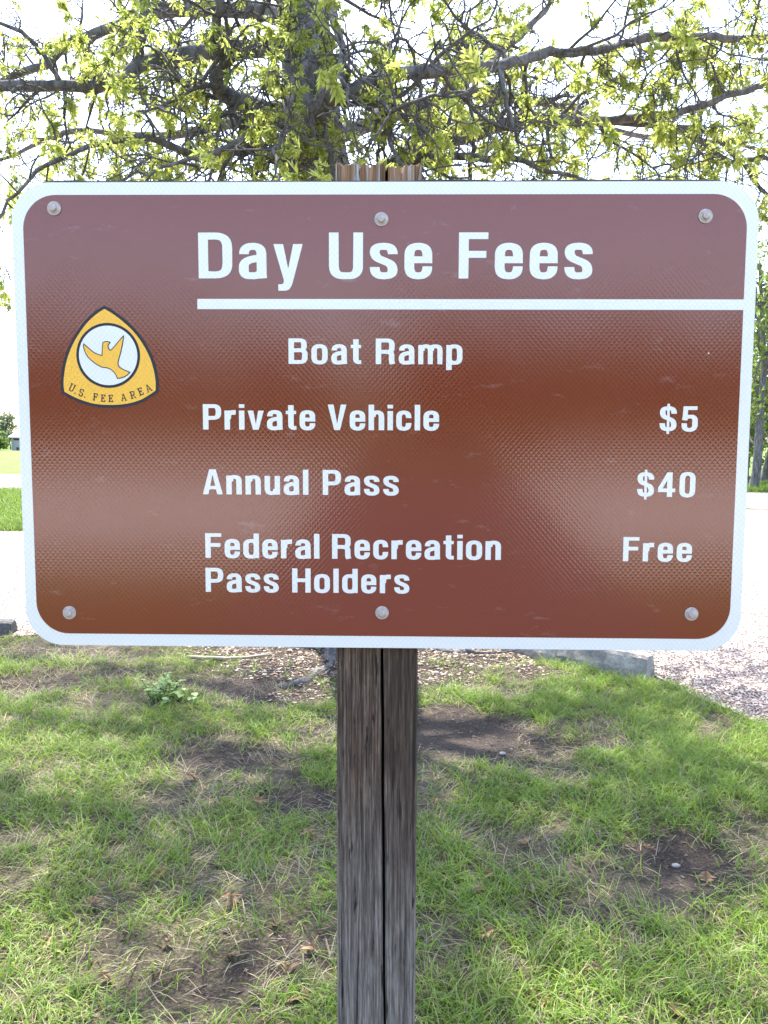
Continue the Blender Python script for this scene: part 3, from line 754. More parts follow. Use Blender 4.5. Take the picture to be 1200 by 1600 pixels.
# post: rough sawn square timber with a long drying split down its face
def wood_material():
    m = Mat("weathered_timber")
    co = m.coords((1, 1, 1))
    fa = m.noise(m.coords((230, 230, 3.0)), 1.0, 4, 0.7); fb = m.noise(m.coords((300, 300, 16)), 1.0, 4, 0.75)
    fib = m.math('ADD', m.math('MULTIPLY', fa, 0.5), m.math('MULTIPLY', fb, 0.5))
    fib2 = m.noise(m.coords((120, 120, 2.2)), 1.0, 4, 0.6, 0.4)
    big = m.noise(m.coords((22, 22, 3.5)), 1.0, 4, 0.6)
    grey = m.ramp(fib, [(0.36, (0.058, 0.046, 0.041)), (0.5, (0.18, 0.149, 0.131)), (0.64, (0.39, 0.335, 0.30))])
    brown = m.ramp(fib, [(0.36, (0.03, 0.02, 0.015)), (0.5, (0.105, 0.068, 0.05)), (0.64, (0.27, 0.195, 0.14))])
    sx = m.node("ShaderNodeSeparateXYZ"); m.l(co, sx.inputs[0])
    zf = m.ramp(m.math('ADD', m.math('MULTIPLY', sx.outputs[2], 0.5), m.math('MULTIPLY', big, 0.45)), [(0.50, 0.0), (0.72, 1.0)])
    c = m.mix(zf, grey, brown)
    c = m.mix(m.ramp(fib2, [(0.32, 0.85), (0.45, 0.0)]), c, (0.014, 0.013, 0.011))
    tan = m.ramp(m.noise(m.coords((420, 420, 9), rot=(0, 0.02, 0)), 1.0, 3, 0.7), [(0.62, 0.0), (0.70, 1.0)])
    c = m.mix(m.math('MULTIPLY', tan, 0.65), c, (0.34, 0.25, 0.17))
    chk = m.ramp(m.noise(m.coords((150, 150, 11)), 1.0, 3, 0.6, 0.3), [(0.33, 0.9), (0.40, 0.0)])
    c = m.mix(chk, c, (0.012, 0.009, 0.008))
    half = m.ramp(m.math('ADD', m.math('MULTIPLY', sx.outputs[0], 16.0), m.math('MULTIPLY', big, 0.8)), [(0.45, 0.0), (0.62, 1.0)])
    stain = m.math('MULTIPLY', m.math('MULTIPLY', half, zf), 0.55)
    c = m.mix(stain, c, (0.035, 0.024, 0.02))
    # foot of the tip: orange-brown heart with pale splinters
    top = m.ramp(sx.outputs[2], [(0.0, 0.0), (1.0, 1.0)])
    tipm = m.math('GREATER_THAN', sx.outputs[2], 1.915)
    tipc = m.ramp(m.math('MULTIPLY_ADD', fib, 0.6, m.math('MULTIPLY', fib2, 0.4)), [(0.34, (0.035, 0.02, 0.014)), (0.44, (0.17, 0.09, 0.05)), (0.53, (0.33, 0.19, 0.10)), (0.58, (0.36, 0.31, 0.28)), (0.68, (0.60, 0.58, 0.56))])
    c = m.mix(tipm, c, tipc)
    m.base(c); m.set(rough=0.88, spec=0.25)
    m.bump(m.math('ADD', fib, fib2), 1.0, 0.005)
    return m.m
wood = wood_material()
hw, hd = 0.0708, 0.07; pcx, yf0 = -0.0060, 0.0208
zs = np.concatenate([np.arange(-0.1, 1.88, 0.012), np.linspace(1.885, 1.9545, 9)])
nl_, nr_ = 26, 20
colr = np.random.default_rng(12).random(200)
rings = []
for z in zs:
    xc = 0.0024 + 0.0075 * np.clip((1.14 - z) / 0.7, 0, 1.6) + 0.004 * np.clip((z - 1.3) / 0.6, 0, 1) + 0.0016 * (vnoise(z * 9, 3.3) - 0.5)
    wc = 0.0054 + 0.0012 * (vnoise(z * 6, 8.1) - 0.5) + (0.0006 if z > 1.9 else 0) - 0.0012 * np.clip((0.6 - z) / 0.5, 0, 1)
    L_, R_ = pcx - hw, pcx + hw
    pts = []
    taper = 0.0012 * (vnoise(z * 5, 2.2) - 0.5)
    xl = np.linspace(L_ + 0.003, xc - wc / 2, nl_); xr = np.linspace(xc + wc / 2, R_ - 0.003, nr_)
    def fy(x, i): return yf0 + 0.0012 * (colr[i] - 0.5) + 0.0012 * (vnoise(i * 0.7, z * 7.0) - 0.5) + 0.0006 * (vnoise(i * 3.1, z * 30) - 0.5)
    pts.append((L_ + taper, yf0 + 0.004))
    for i, x in enumerate(xl): pts.append((x, fy(x, i) + (0.0012 if i == nl_ - 1 else 0)))
    pts += [(xc - wc * 0.35, yf0 + 0.02), (xc, yf0 + 0.055), (xc + wc * 0.35, yf0 + 0.02)]
    for i, x in enumerate(xr): pts.append((x, fy(x, i + 40) + (0.0010 if i == 0 else 0)))
    pts.append((R_ + taper, yf0 + 0.004))
    for k in range(1, 9): pts.append((R_ + taper + 0.001 * (vnoise(k * 2.1, z * 6) - 0.5), yf0 + 2 * hd * k / 9))
    for k in range(0, 9): pts.append((R_ - 2 * hw * k / 8, yf0 + 2 * hd))
    for k in range(1, 9): pts.append((L_ + taper + 0.001 * (vnoise(k * 2.1, z * 6, 4) - 0.5), yf0 + 2 * hd * (9 - k) / 9))
    rings.append(pts)
NP = len(rings[0]); V = []
nn = np.random.default_rng(5).random(NP)
for j, z in enumerate(zs):
    f = np.clip((z - 1.885) / (1.9545 - 1.885), 0, 1)
    for i, (x, y_) in enumerate(rings[j]):
        dz = f * (0.0065 * (nn[i] - 0.6) + 0.004 * (vnoise(x * 120, y_ * 60) - 0.5) + 0.004 * (vnoise(x * 35, 2.0) - 0.5))
        for nx_, dep in ((-0.041, 0.016), (-0.036, 0.007), (0.033, 0.011), (-0.0205, 0.006)):
            if abs(x - nx_) < 0.0022: dz -= f * dep
        V.append((x, y_, z + dz))
F = []
for j in range(len(zs) - 1):
    for i in range(NP):
        a, b = j * NP + i, j * NP + (i + 1) % NP
        F.append((a, b, b + NP, a + NP))
ct = len(V); V.append((pcx, yf0 + 0.085, 1.944))
t0 = (len(zs) - 1) * NP
for i in range(NP): F.append((t0 + i, t0 + (i + 1) % NP, ct))
post = obj("post", mesh_poly("post", V, F), wood, sign)
m = Mat("pale_splinter"); ns_ = m.noise(m.coords((300, 300, 12)), 1, 4)
m.base(m.ramp(ns_, [(0.3, (0.16, 0.14, 0.13)), (0.7, (0.46, 0.45, 0.45))])); m.set(rough=0.9)
spl = m.m
for (sx_, w_, h_, ln) in ((-0.0445, 0.0022, 0.030, 0.18), (-0.0392, 0.0026, 0.031, -0.12), (-0.0755, 0.0016, 0.029, -0.02), (-0.006, 0.0020, 0.030, 0.02), (0.060, 0.0014, 0.025, 0.1)):
    zt = 1.925; d_ = ln * h_
    V = [(sx_ - w_, yf0 - 0.0015, zt), (sx_ + w_, yf0 - 0.0015, zt), (sx_ + w_ * .6 + d_, yf0 - 0.003, zt + h_ * .95), (sx_ - w_ * .5 + d_, yf0 - 0.003, zt + h_),
         (sx_ - w_, yf0 + 0.006, zt), (sx_ + w_, yf0 + 0.006, zt), (sx_ + w_ * .4 + d_, yf0 + 0.004, zt + h_ * .9), (sx_ - w_ * .4 + d_, yf0 + 0.004, zt + h_ * .97)]
    obj("splinter", mesh_poly("splinter", V, [(0, 1, 2, 3), (5, 4, 7, 6), (4, 0, 3, 7), (1, 5, 6, 2), (3, 2, 6, 7)]), spl, post)

LIMBS = {
    'right_long': [(-0.41,5.85,3.45,0.056), (-0.33,5.30,3.42,0.051), (-0.35,4.75,3.32,0.045), (-0.26,4.45,3.27,0.040), (-0.13,4.35,3.27,0.038), (0.07,4.42,3.36,0.034), (0.33,4.50,3.43,0.031), (0.61,4.60,3.49,0.030), (0.83,4.70,3.58,0.026), (1.07,4.75,3.63,0.025), (1.27,4.80,3.67,0.023), (1.55,4.90,3.77,0.022), (1.84,5.00,3.82,0.020), (2.30,5.20,3.90,0.018), (2.90,5.40,4.05,0.011)],
    'left_knot': [(-0.43,5.78,3.53,0.060), (-0.58,5.35,3.52,0.053), (-0.76,5.10,3.47,0.048), (-0.92,4.95,3.48,0.045), (-0.94,4.85,3.53,0.040), (-0.87,4.80,3.60,0.034), (-0.93,4.70,3.67,0.027), (-0.88,4.60,3.79,0.021), (-0.95,4.50,3.96,0.013)],
    'left_long': [(-0.43,5.85,4.29,0.072), (-0.79,5.65,4.05,0.060), (-1.18,5.50,3.95,0.051), (-1.50,5.40,3.84,0.045), (-1.64,5.35,3.72,0.040), (-1.94,5.30,3.66,0.035), (-2.27,5.20,3.64,0.030), (-2.78,5.00,3.44,0.016)],
    'left_rise': [(-1.54,5.40,3.83,0.034), (-1.51,5.35,3.90,0.032), (-1.47,5.30,4.01,0.029), (-1.45,5.25,4.15,0.026), (-1.50,5.20,4.45,0.016)],
    'left_curl': [(-1.96,5.30,3.66,0.018), (-2.03,5.20,3.79,0.014), (-2.10,5.10,3.87,0.013), (-2.31,5.00,3.95,0.008)],
    'left_far': [(-0.50,6.20,4.50,0.064), (-1.50,6.80,4.86,0.048), (-2.11,7.00,4.84,0.040), (-2.54,7.10,4.75,0.036), (-2.86,7.10,4.55,0.029), (-3.53,7.00,4.26,0.016)],
    'right_low': [(-0.38,5.95,3.10,0.068), (0.17,5.75,3.40,0.060), (0.42,5.62,3.45,0.050), (0.67,5.50,3.49,0.043), (0.97,5.42,3.52,0.036), (1.39,5.35,3.48,0.027), (1.83,5.30,3.53,0.022), (2.00,5.30,3.58,0.021), (2.35,5.30,3.68,0.018), (2.78,5.30,3.74,0.010)],
    'right_hook': [(1.39,5.35,3.48,0.021), (1.77,5.42,3.47,0.018), (2.03,5.50,3.41,0.017), (2.15,5.50,3.31,0.016), (2.30,5.50,3.29,0.014), (2.46,5.45,3.30,0.012), (2.90,5.40,3.21,0.006)],
    'right_fall': [(1.77,5.42,3.47,0.018), (2.12,5.70,3.55,0.018), (2.38,5.80,3.42,0.016), (2.51,5.80,3.25,0.014), (2.67,5.80,3.06,0.010), (2.71,5.70,2.66,0.006)],
    'back_rise': [(-0.37,6.15,3.15,0.072), (0.19,6.40,3.61,0.060), (0.30,6.60,3.92,0.052), (0.51,6.90,4.30,0.044), (0.92,7.30,4.72,0.036), (1.43,7.80,5.33,0.024), (1.80,8.20,5.98,0.012)],
    'left_low': [(-0.44,5.90,3.21,0.064), (-0.62,5.70,3.34,0.048), (-0.86,5.50,3.36,0.036), (-1.15,5.30,3.25,0.027), (-1.38,5.15,3.31,0.021), (-1.64,5.00,3.22,0.016), (-1.95,4.85,3.04,0.011), (-2.15,4.70,2.71,0.008), (-2.29,4.60,2.43,0.005)],
    'left_drop': [(-0.76,5.10,3.47,0.024), (-0.73,4.80,3.22,0.019), (-0.87,4.60,3.05,0.014), (-1.02,4.40,2.93,0.010), (-1.21,4.20,2.80,0.006)],
    'hang_twig': [(0.62,4.60,3.49,0.016), (0.62,4.55,3.39,0.014), (0.64,4.50,3.25,0.011), (0.68,4.50,3.12,0.009), (0.77,4.50,3.01,0.005)],
    'center_low': [(-0.39,5.80,2.99,0.048), (0.04,5.30,3.19,0.036), (0.38,5.10,3.18,0.024), (0.70,4.95,3.12,0.018), (0.98,4.85,3.02,0.011), (1.29,4.80,2.93,0.006)],
    'fore_left': [(-0.45,5.80,4.18,0.040), (-0.45,5.30,3.86,0.034), (-0.48,4.90,3.56,0.027), (-0.50,4.50,3.26,0.021), (-0.48,4.20,3.01,0.014), (-0.52,4.00,2.82,0.008)],
    'fore_right': [(-0.42,5.90,3.85,0.036), (-0.22,5.40,3.66,0.030), (-0.09,5.00,3.44,0.024), (0.00,4.70,3.23,0.018), (0.04,4.50,3.05,0.012), (0.10,4.30,2.86,0.007)],
    'fore_top': [(-0.47,5.85,4.64,0.040), (-0.37,5.20,4.28,0.034), (-0.30,4.70,3.91,0.027), (-0.25,4.30,3.56,0.021), (-0.19,4.00,3.28,0.014), (-0.20,3.80,3.07,0.008)],
    'far_right': [(-0.39,6.15,3.66,0.060), (0.62,7.00,4.29,0.044), (1.46,7.60,4.45,0.032), (2.44,8.20,4.39,0.024), (3.52,8.60,4.47,0.016), (4.73,8.80,4.18,0.008)],
    'far_left': [(-0.51,6.30,3.79,0.060), (-1.14,7.00,4.09,0.044), (-1.98,7.60,4.18,0.032), (-2.85,8.00,4.37,0.024), (-3.71,8.30,4.21,0.016), (-4.58,8.50,3.78,0.008)],
}
LIMB_OPT = {'hang_twig': dict(space=0.12, lengths=(0.2, 0.45), level=1), 'left_curl': dict(lengths=(0.3, 0.7)), 'left_drop': dict(lengths=(0.3, 0.7)), 'fore_left': dict(space=0.12, lengths=(0.3, 0.75)), 'fore_top': dict(space=0.14, lengths=(0.3, 0.75)), 'fore_right': dict(space=0.13, lengths=(0.3, 0.75))}

# ------------------------------------------------------------------ the oak behind the sign
def bark_material(name, c0, c1, c2, scale=1.0):
    m = Mat(name)
    n1 = m.noise(m.coords((14 * scale, 14 * scale, 3.2 * scale)), 1.6, 6, 0.65, 0.6); n2 = m.noise(m.coords((1, 1, 1)), 60 * scale, 4)
    c = m.ramp(n1, [(0.30, c0), (0.52, c1), (0.72, c2)])
    moss = m.ramp(m.noise(m.coords((1, 1, 1)), 3.0, 4), [(0.55, 0.0), (0.75, 0.5)])
    m.base(m.mix(moss, c, (0.115, 0.125, 0.105))); m.set(rough=0.95, spec=0.15)
    m.bump(m.math('ADD', n1, m.math('MULTIPLY', n2, 0.3)), 1.0, 0.03)
    return m.m
bark = bark_material("oak_bark", (0.06, 0.054, 0.053), (0.15, 0.138, 0.136), (0.27, 0.253, 0.248))
twig_bark = bark_material("twig_bark", (0.10, 0.088, 0.087), (0.16, 0.146, 0.143), (0.23, 0.213, 0.208), 3.0)

def catmull(P, per):
    P = np.asarray(P, float); Q = np.vstack([2 * P[0] - P[1], P, 2 * P[-1] - P[-2]]); out = []
    for i in range(1, len(Q) - 2):
        a, b, c, d = Q[i - 1], Q[i], Q[i + 1], Q[i + 2]
        for t in np.arange(per) / per:
            out.append(0.5 * (2 * b + (c - a) * t + (2 * a - 5 * b + 4 * c - d) * t * t + (3 * b - a - 3 * c + d) * t ** 3))
    out.append(P[-1]); return np.array(out)

def tube(P, r, sides, lump=0.0, seed=0):
    P = np.asarray(P, float); r = np.asarray(r, float); n = len(P)
    T = np.gradient(P, axis=0); T /= np.linalg.norm(T, axis=1)[:, None] + 1e-9
    ref = np.array([0.13, 0.21, 0.97]) if abs(T[0, 2]) < 0.9 else np.array([0.97, 0.2, 0.1])
    N = np.cross(T, ref); N /= np.linalg.norm(N, axis=1)[:, None] + 1e-9
    B = np.cross(T, N)
    a = np.arange(sides) * 2 * math.pi / sides
    rr_ = r[:, None] * np.ones(sides)[None]
    if lump:
        rr_ = rr_ * (1 + lump * (2 * vnoise(np.arange(n)[:, None] * 0.8 + seed * 5.1, np.arange(sides)[None] * 0.9 + seed) - 1))
    V = P[:, None] + rr_[..., None] * (np.cos(a)[None, :, None] * N[:, None] + np.sin(a)[None, :, None] * B[:, None])
    idx = np.arange(n * sides).reshape(n, sides); nx_ = np.roll(idx, -1, 1)
    T1 = np.stack([idx[:-1], nx_[:-1], nx_[1:]], -1).reshape(-1, 3); T2 = np.stack([idx[:-1], nx_[1:], idx[1:]], -1).reshape(-1, 3)
    return V.reshape(-1, 3), np.concatenate([T1, T2])

class Bag:
    def __init__(self): self.V = []; self.T = []; self.n = 0
    def add(self, V, T):
        self.V.append(V); self.T.append(T + self.n); self.n += len(V)
    def mesh(self, name, smooth=True): return mesh_tris(name, np.concatenate(self.V), np.concatenate(self.T), None, smooth)

def lobed_leaf(L, seed):
    """young pin-oak leaf: pointed lobes either side of a midrib, folded and curled"""
    r = np.random.default_rng(seed)
    V = []; T = []
    ys = [0.0, 0.16, 0.40, 0.64, 0.82]; half = [0.05, 0.07, 0.08, 0.06, 0.04]
    tips = [(0.27, 0.30), (0.38, 0.58), (0.26, 0.80)]
    def add(x, y_): 
        V.append((x, y_, 0)); return len(V) - 1
    sp = [add(0, y_) for y_ in ys]; end = add(r.normal(0, .02), 1.0)
    for s in (-1, 1):
        sn = [add(s * h_ * (.8 + .5 * r.random()), y_ + 0.02) for h_, y_ in zip(half, ys)]
        for i, (tx_, ty_) in enumerate(tips):
            tp = add(s * tx_ * (0.8 + 0.4 * r.random()), ty_ + r.normal(0, 0.03))
            a, b, c, d = sp[i], sn[i + 0], sn[i + 1], sp[i + 1]
            for t in ((a, b, tp), (a, tp, d), (d, tp, c)): T.append(t)
        T.append((sp[3], sn[3], sp[4])); T.append((sp[4], sn[3], sn[4])); T.append((sp[4], sn[4], end))
    V = np.array(V, float)
    V[:, 2] = np.abs(V[:, 0]) * (0.35 + 0.3 * r.random()) - 0.28 * V[:, 1] ** 2 + 0.04 * r.normal(size=len(V)) * (V[:, 1] > .1)
    return V * L, np.array(T)

def sprig(seed):
    """five to eight leaves fanning from a bud at the origin, hanging a little"""
    r = np.random.default_rng(seed); b = Bag(); cols = []
    for i in range(r.integers(3, 9)):
        V, T = lobed_leaf(0.036 + 0.062 * r.random() ** 1.3, seed * 31 + i)
        M = Matrix.Rotation(r.random() * 6.283, 4, 'Z') @ Matrix.Rotation(r.uniform(-1.5, 0.7), 4, 'X') @ Matrix.Rotation(r.uniform(-.8, .8), 4, 'Y')
        V = V @ np.array(M.to_3x3()).T + r.normal(0, 0.009, 3)
        b.add(V, T); q = r.random()
        c = np.array([0.29, 0.35, 0.09]) * (1 - q) + np.array([0.43, 0.45, 0.14]) * q
        cols.append(np.repeat(c[None] * (0.8 + 0.35 * r.random()), len(V), 0))
    return np.concatenate(b.V), np.concatenate(b.T), np.concatenate(cols)
SPRIGS = [sprig(100 + i) for i in range(16)]
leaf_mat = attr_mat("young_oak_leaf", 0.5, 0.55, tgain=1.55, spec=0.35)

oak = empty("oak_tree", (-0.2, 6.0, 0.0))
tag(oak, "large spreading oak with fresh yellow green leaves behind the sign", "tree")
OX = np.array([-0.2, 6.0, 0.0])

# trunk with flared root buttresses
zz = np.concatenate([np.linspace(-0.08, 0.5, 22), np.linspace(0.58, 3.0, 30), np.linspace(3.2, 11.0, 26)])
na = 72; aa = np.arange(na) * 2 * math.pi / na
Vt = []
for z in zz:
    r0 = 0.335 - 0.037 * z if z < 4 else max(0.025, 0.187 - 0.024 * (z - 4))
    fl = math.exp(-max(z, 0) / 0.16)
    but = 0.5 + 0.5 * np.cos(aa * 5 + 1.1 + 0.4 * np.sin(aa * 2)); but = but ** 1.6
    rad = r0 + fl * (0.06 + 0.20 * but)
    rad = rad * (1 + 0.06 * (vnoise(aa * 5.5, z * 1.4) - 0.5) + 0.05 * (vnoise(aa * 12 + 40, z * 3.0) - 0.5))
    cx = -0.075 * max(z, 0) + 0.04 * math.sin(z * 0.9); cy = 0.05 * math.sin(z * 0.45 + 1)
    Vt.append(np.stack([cx + rad * np.cos(aa), cy + rad * np.sin(aa), np.full(na, z)], -1))
Vt = np.array(Vt); idx = np.arange(len(zz) * na).reshape(len(zz), na); nxt = np.roll(idx, -1, 1)
Q = np.stack([idx[:-1], nxt[:-1], nxt[1:], idx[1:]], -1).reshape(-1, 4)
trunk = obj("trunk", mesh_tris("trunk", Vt.reshape(-1, 3), Q, None, True), bark, oak)
def root(P, r):
    P = catmull([(x - OX[0], y - OX[1], z) for x, y, z in P], 6)
    V, T = tube(P, np.linspace(r, r * 0.35, len(P)), 12, 0.5, int(r * 1000))
    V = V * np.array([1, 1, 0.8])
    obj("root", mesh_tris("root", V, T, None, True), bark, oak)
root([(-0.36, 5.66, 0.10), (-0.36, 5.42, 0.02), (-0.48, 5.16, 0.0), (-0.60, 5.05, -0.012), (-0.78, 4.98, -0.05)], 0.05)
root([(0.12, 5.85, 0.08), (0.42, 5.72, 0.045), (0.72, 5.70, 0.02), (1.05, 5.55, -0.03)], 0.05)

# limbs: main ones read from the photograph's structure, upper ones grown to fill the crown
twigs = Bag(); sprigs_at = []
def unit(v): return v / (np.linalg.norm(v) + 1e-9)
rt = np.random.default_rng(19)
def wander(p, d, L, n, kink, grav, phot=0.0):
    P = [p]; d = unit(d)
    for i in range(n):
        d = unit(d + rt.normal(0, kink, 3) + np.array([0, 0, grav]))
        P.append(P[-1] + d * L / n)
    return np.array(P)
def leafed(p, s, keep=0.14):
    if rt.random() > keep: return
    for q in range(rt.integers(1, 5)):
        off = rt.normal(0, 0.035, 3) * (q > 0)
        sprigs_at.append((p + off, s * rt.uniform(0.7, 1.15), rt.integers(0, len(SPRIGS)), rt.random() * 6.283, rt.normal(0, 0.5), rt.normal(0, 0.5)))
def grow_branch(p, d, L, r, level, leafy, detail):
    n = max(4, int(L / 0.085)) if detail else max(3, int(L / 0.16))
    P = wander(p, d, L, n, 0.27, rt.uniform(-0.05, 0.035))
    V, T = tube(P, np.linspace(r, max(r * 0.28, 0.0022), len(P)), 6 if r > .01 else 4, 0.12 if r > .01 else 0)
    twigs.add(V, T)
    if level <= 0:
        leafed(P[-1], 1.0)
        if rt.random() < 0.45 * leafy: leafed(P[len(P) // 2], 0.8)
        return
    k = int(L / (0.088 if detail else 0.22)) + 1
    for i in range(k):
        if rt.random() > (0.92 if detail else 0.8): continue
        t = (0.22 + 0.78 * (i + rt.random()) / k) * (len(P) - 1); j = min(int(t), len(P) - 2); q = P[j] + (P[j + 1] - P[j]) * (t - j)
        ax = unit(P[j + 1] - P[j]); side = unit(np.cross(ax, rt.normal(0, 1, 3)))
        dd = ax * rt.uniform(0.2, 0.7) + side + np.array([0, 0, rt.uniform(-0.35, 0.25)])
        grow_branch(q, dd, L * rt.uniform(0.28, 0.55), max(r * 0.48, 0.003), level - 1, leafy, detail)
    leafed(P[-1], 1.0)

def limb(P4, per=6, space=0.115, lengths=(0.4, 1.0), detail=True, level=2, leafy=1.0, skip=0.18):
    P4 = catmull(P4, per); P = P4[:, :3]; r = np.maximum(P4[:, 3], 0.004)
    P = P + np.stack([0.020 * (2 * vnoise(np.arange(len(P)) * 0.7, k * 7.7 + P[0, 0] * 3) - 1) for k in range(3)], -1) * np.linspace(0, 1, len(P))[:, None]
    V, T = tube(P - OX, r, 12 if detail else 7, 0.24, int(abs(P[0, 0] * 100)))
    obj("limb", mesh_tris("limb", V, T, None, True), bark, oak)
    seg = np.linalg.norm(np.diff(P, axis=0), axis=1); acc = np.concatenate([[0], np.cumsum(seg)]); tot = acc[-1]
    s = tot * skip
    while s < tot:
        j = min(np.searchsorted(acc, s) - 1, len(P) - 2); j = max(j, 0); q = P[j] + (P[j + 1] - P[j]) * ((s - acc[j]) / seg[j])
        ax = unit(P[j + 1] - P[j]); side = unit(np.cross(ax, rt.normal(0, 1, 3)))
        if rt.random() < 0.35: side = unit(side + np.array([0, 0, rt.uniform(-0.8, 0.9)]))
        grow_branch(q, ax * rt.uniform(0.15, 0.7) + side, rt.uniform(*lengths) * (1 - 0.35 * s / tot), min(max(r[j] * 0.42, 0.006), 0.018), level, leafy, detail)
        s += space * rt.uniform(0.6, 1.5)
    grow_branch(P[-1], P[-1] - P[-3], 0.6, r[-1], 1, leafy, detail)

for name, pts in LIMBS.items():
    limb(pts, **LIMB_OPT.get(name, {}))
for i in range(12):
    z = 5.0 + 5.2 * (i + rt.random() * 0.6) / 12; a = i * 2.399 + rt.normal(0, 0.25); L = 4.4 - 0.42 * (z - 4.7)
    p0 = np.array([OX[0] - 0.075 * z, OX[1] + 0.03, z]); d = np.array([math.cos(a), math.sin(a), 0])
    P4 = []
    for t in np.linspace(0, 1, 6):
        q = p0 + d * L * t + np.array([0, 0, (0.35 + 0.09 * (z - 4.7)) * L * t - 0.22 * L * t * t]) + rt.normal(0, 0.09, 3) * (t > 0)
        P4.append((*q, 0.065 * (1 - 0.85 * t) * (1 - 0.05 * (z - 4.7))))
    limb(P4, 4, 0.58, (0.7, 1.5), False, 2, 1.2)
obj("twigs", twigs.mesh("twigs"), twig_bark, oak).location = -Vector(OX)
oak.children[-1]["kind"] = "stuff"

# foliage: the nearest sprigs in view are single parts, the rest one mass
SP = np.array([s[0] for s in sprigs_at])
cp, sp_ = math.cos(R(4.837)), math.sin(R(4.837))
dv = SP - np.array([0, 0, 1.5]); depth = dv[:, 1] * cp - dv[:, 2] * sp_
u_ = dv[:, 0] / depth; v_ = (dv[:, 1] * sp_ + dv[:, 2] * cp) / depth
vis = (np.abs(u_) < 0.46) & (v_ < 0.61) & (v_ > 0.40)
order = np.argsort(np.where(vis, depth, 99)); near = set(order[:300].tolist())
sprig_me = []
for i, (V, T, c) in enumerate(SPRIGS):
    me = mesh_tris("leaf_sprig", V, T, c); me.materials.append(leaf_mat); sprig_me.append(me)
FV, FT, FC, fn = [], [], [], 0
for i, (p, s, k, a, b, c) in enumerate(sprigs_at):
    M = Matrix.Rotation(a, 4, 'Z') @ Matrix.Rotation(b, 4, 'X') @ Matrix.Rotation(c, 4, 'Y')
    sc = s * (0.75 + 0.5 * ((i * 0.618) % 1))
    if i in near:
        o = bpy.data.objects.new("leaf_sprig", sprig_me[k]); link(o, oak)
        o.matrix_local = Matrix.Translation(Vector(p - OX)) @ M @ Matrix.Scale(sc, 4)
    else:
        V, T, cc = SPRIGS[k]
        FV.append(V @ np.array(M.to_3x3()).T * sc + (p - OX)); FT.append(T + fn); FC.append(cc * (0.85 + 0.3 * ((i * 0.377) % 1))); fn += len(V)
fo = obj("foliage", mesh_tris("foliage", np.concatenate(FV), np.concatenate(FT), np.concatenate(FC)), leaf_mat, oak)
fo["kind"] = "stuff"
print("sprigs", len(sprigs_at), "visible", int(vis.sum()), "leaf tris", sum(len(t) for t in FT), "twig tris", sum(len(t) for t in twigs.T))

# ------------------------------------------------------------------ wheel stops
m = Mat("old_concrete"); nc = m.noise(m.coords((1, 1, 1)), 40, 6, 0.7); nb = m.noise(m.coords((1, 1, 1)), 6, 4)
m.base(m.mix(m.ramp(nb, [(0.4, 0.0), (0.62, 1.0)]), m.ramp(nc, [(0.3, (0.26, 0.23, 0.20)), (0.7, (0.48, 0.435, 0.385))]), m.ramp(nc, [(0.3, (0.12, 0.11, 0.10)), (0.7, (0.27, 0.25, 0.23))])))
m.set(rough=0.95, spec=0.2); m.bump(nc, 0.8, 0.012); concrete = m.m
m = Mat("dark_concrete"); nc = m.noise(m.coords((1, 1, 1)), 40, 6, 0.7)
m.base(m.ramp(nc, [(0.3, (0.055, 0.052, 0.05)), (0.7, (0.15, 0.145, 0.14))])); m.set(rough=0.95, spec=0.2); m.bump(nc, 0.8, 0.012); dark_concrete = m.m
def wheel_stop(loc, rz, label, mat, length=1.83, h=0.145, seed=1):
    prof = [(-0.085, -0.02), (0.085, -0.02), (0.082, 0.05), (0.058, h - 0.02), (0.04, h), (-0.045, h), (-0.06, h - 0.018), (-0.083, 0.05)]
    n = 60; V, F = [], []
    for i in range(n + 1):
        x = length * i / n; e = 1.0
        if i == 0 or i == n: e = 0.86
        for k, (y_, z) in enumerate(prof):
            j = 0.010 * (vnoise(x * 14 + seed * 3, k * 1.7) - 0.5) + 0.012 * (vnoise(x * 3 + seed, k * 0.9 + 5) - 0.5)
            V.append((x + (0.012 * (vnoise(k * 2.3, seed) - 0.5) if i in (0, n) else 0), y_ * e + j, (z if z < 0.06 else (z - 0.05) * e + 0.05) + j))
    m_ = len(prof)
    for i in range(n):
        for k in range(m_):
            a, b = i * m_ + k, i * m_ + (k + 1) % m_
            F.append((a, a + m_, b + m_, b))
    F.append(tuple(range(m_))); F.append(tuple(n * m_ + k for k in reversed(range(m_))))
    o = obj("wheel_stop", mesh_poly("wheel_stop", V, F), mat); o.location = loc; o.rotation_euler = (0, 0, rz)
    return tag(o, label, "wheel stop", "concrete wheel stops at the edge of the lot")
wheel_stop((1.70, 5.22, 0.0), math.atan2(0.63, -0.775), "pale chipped concrete wheel stop lying right of the post", concrete)
wheel_stop((-2.90, 6.42, -0.01), math.atan2(-0.12, -0.99), "dark grey wheel stop end at the left edge beyond the grass", dark_concrete, 1.83, 0.125, 4)

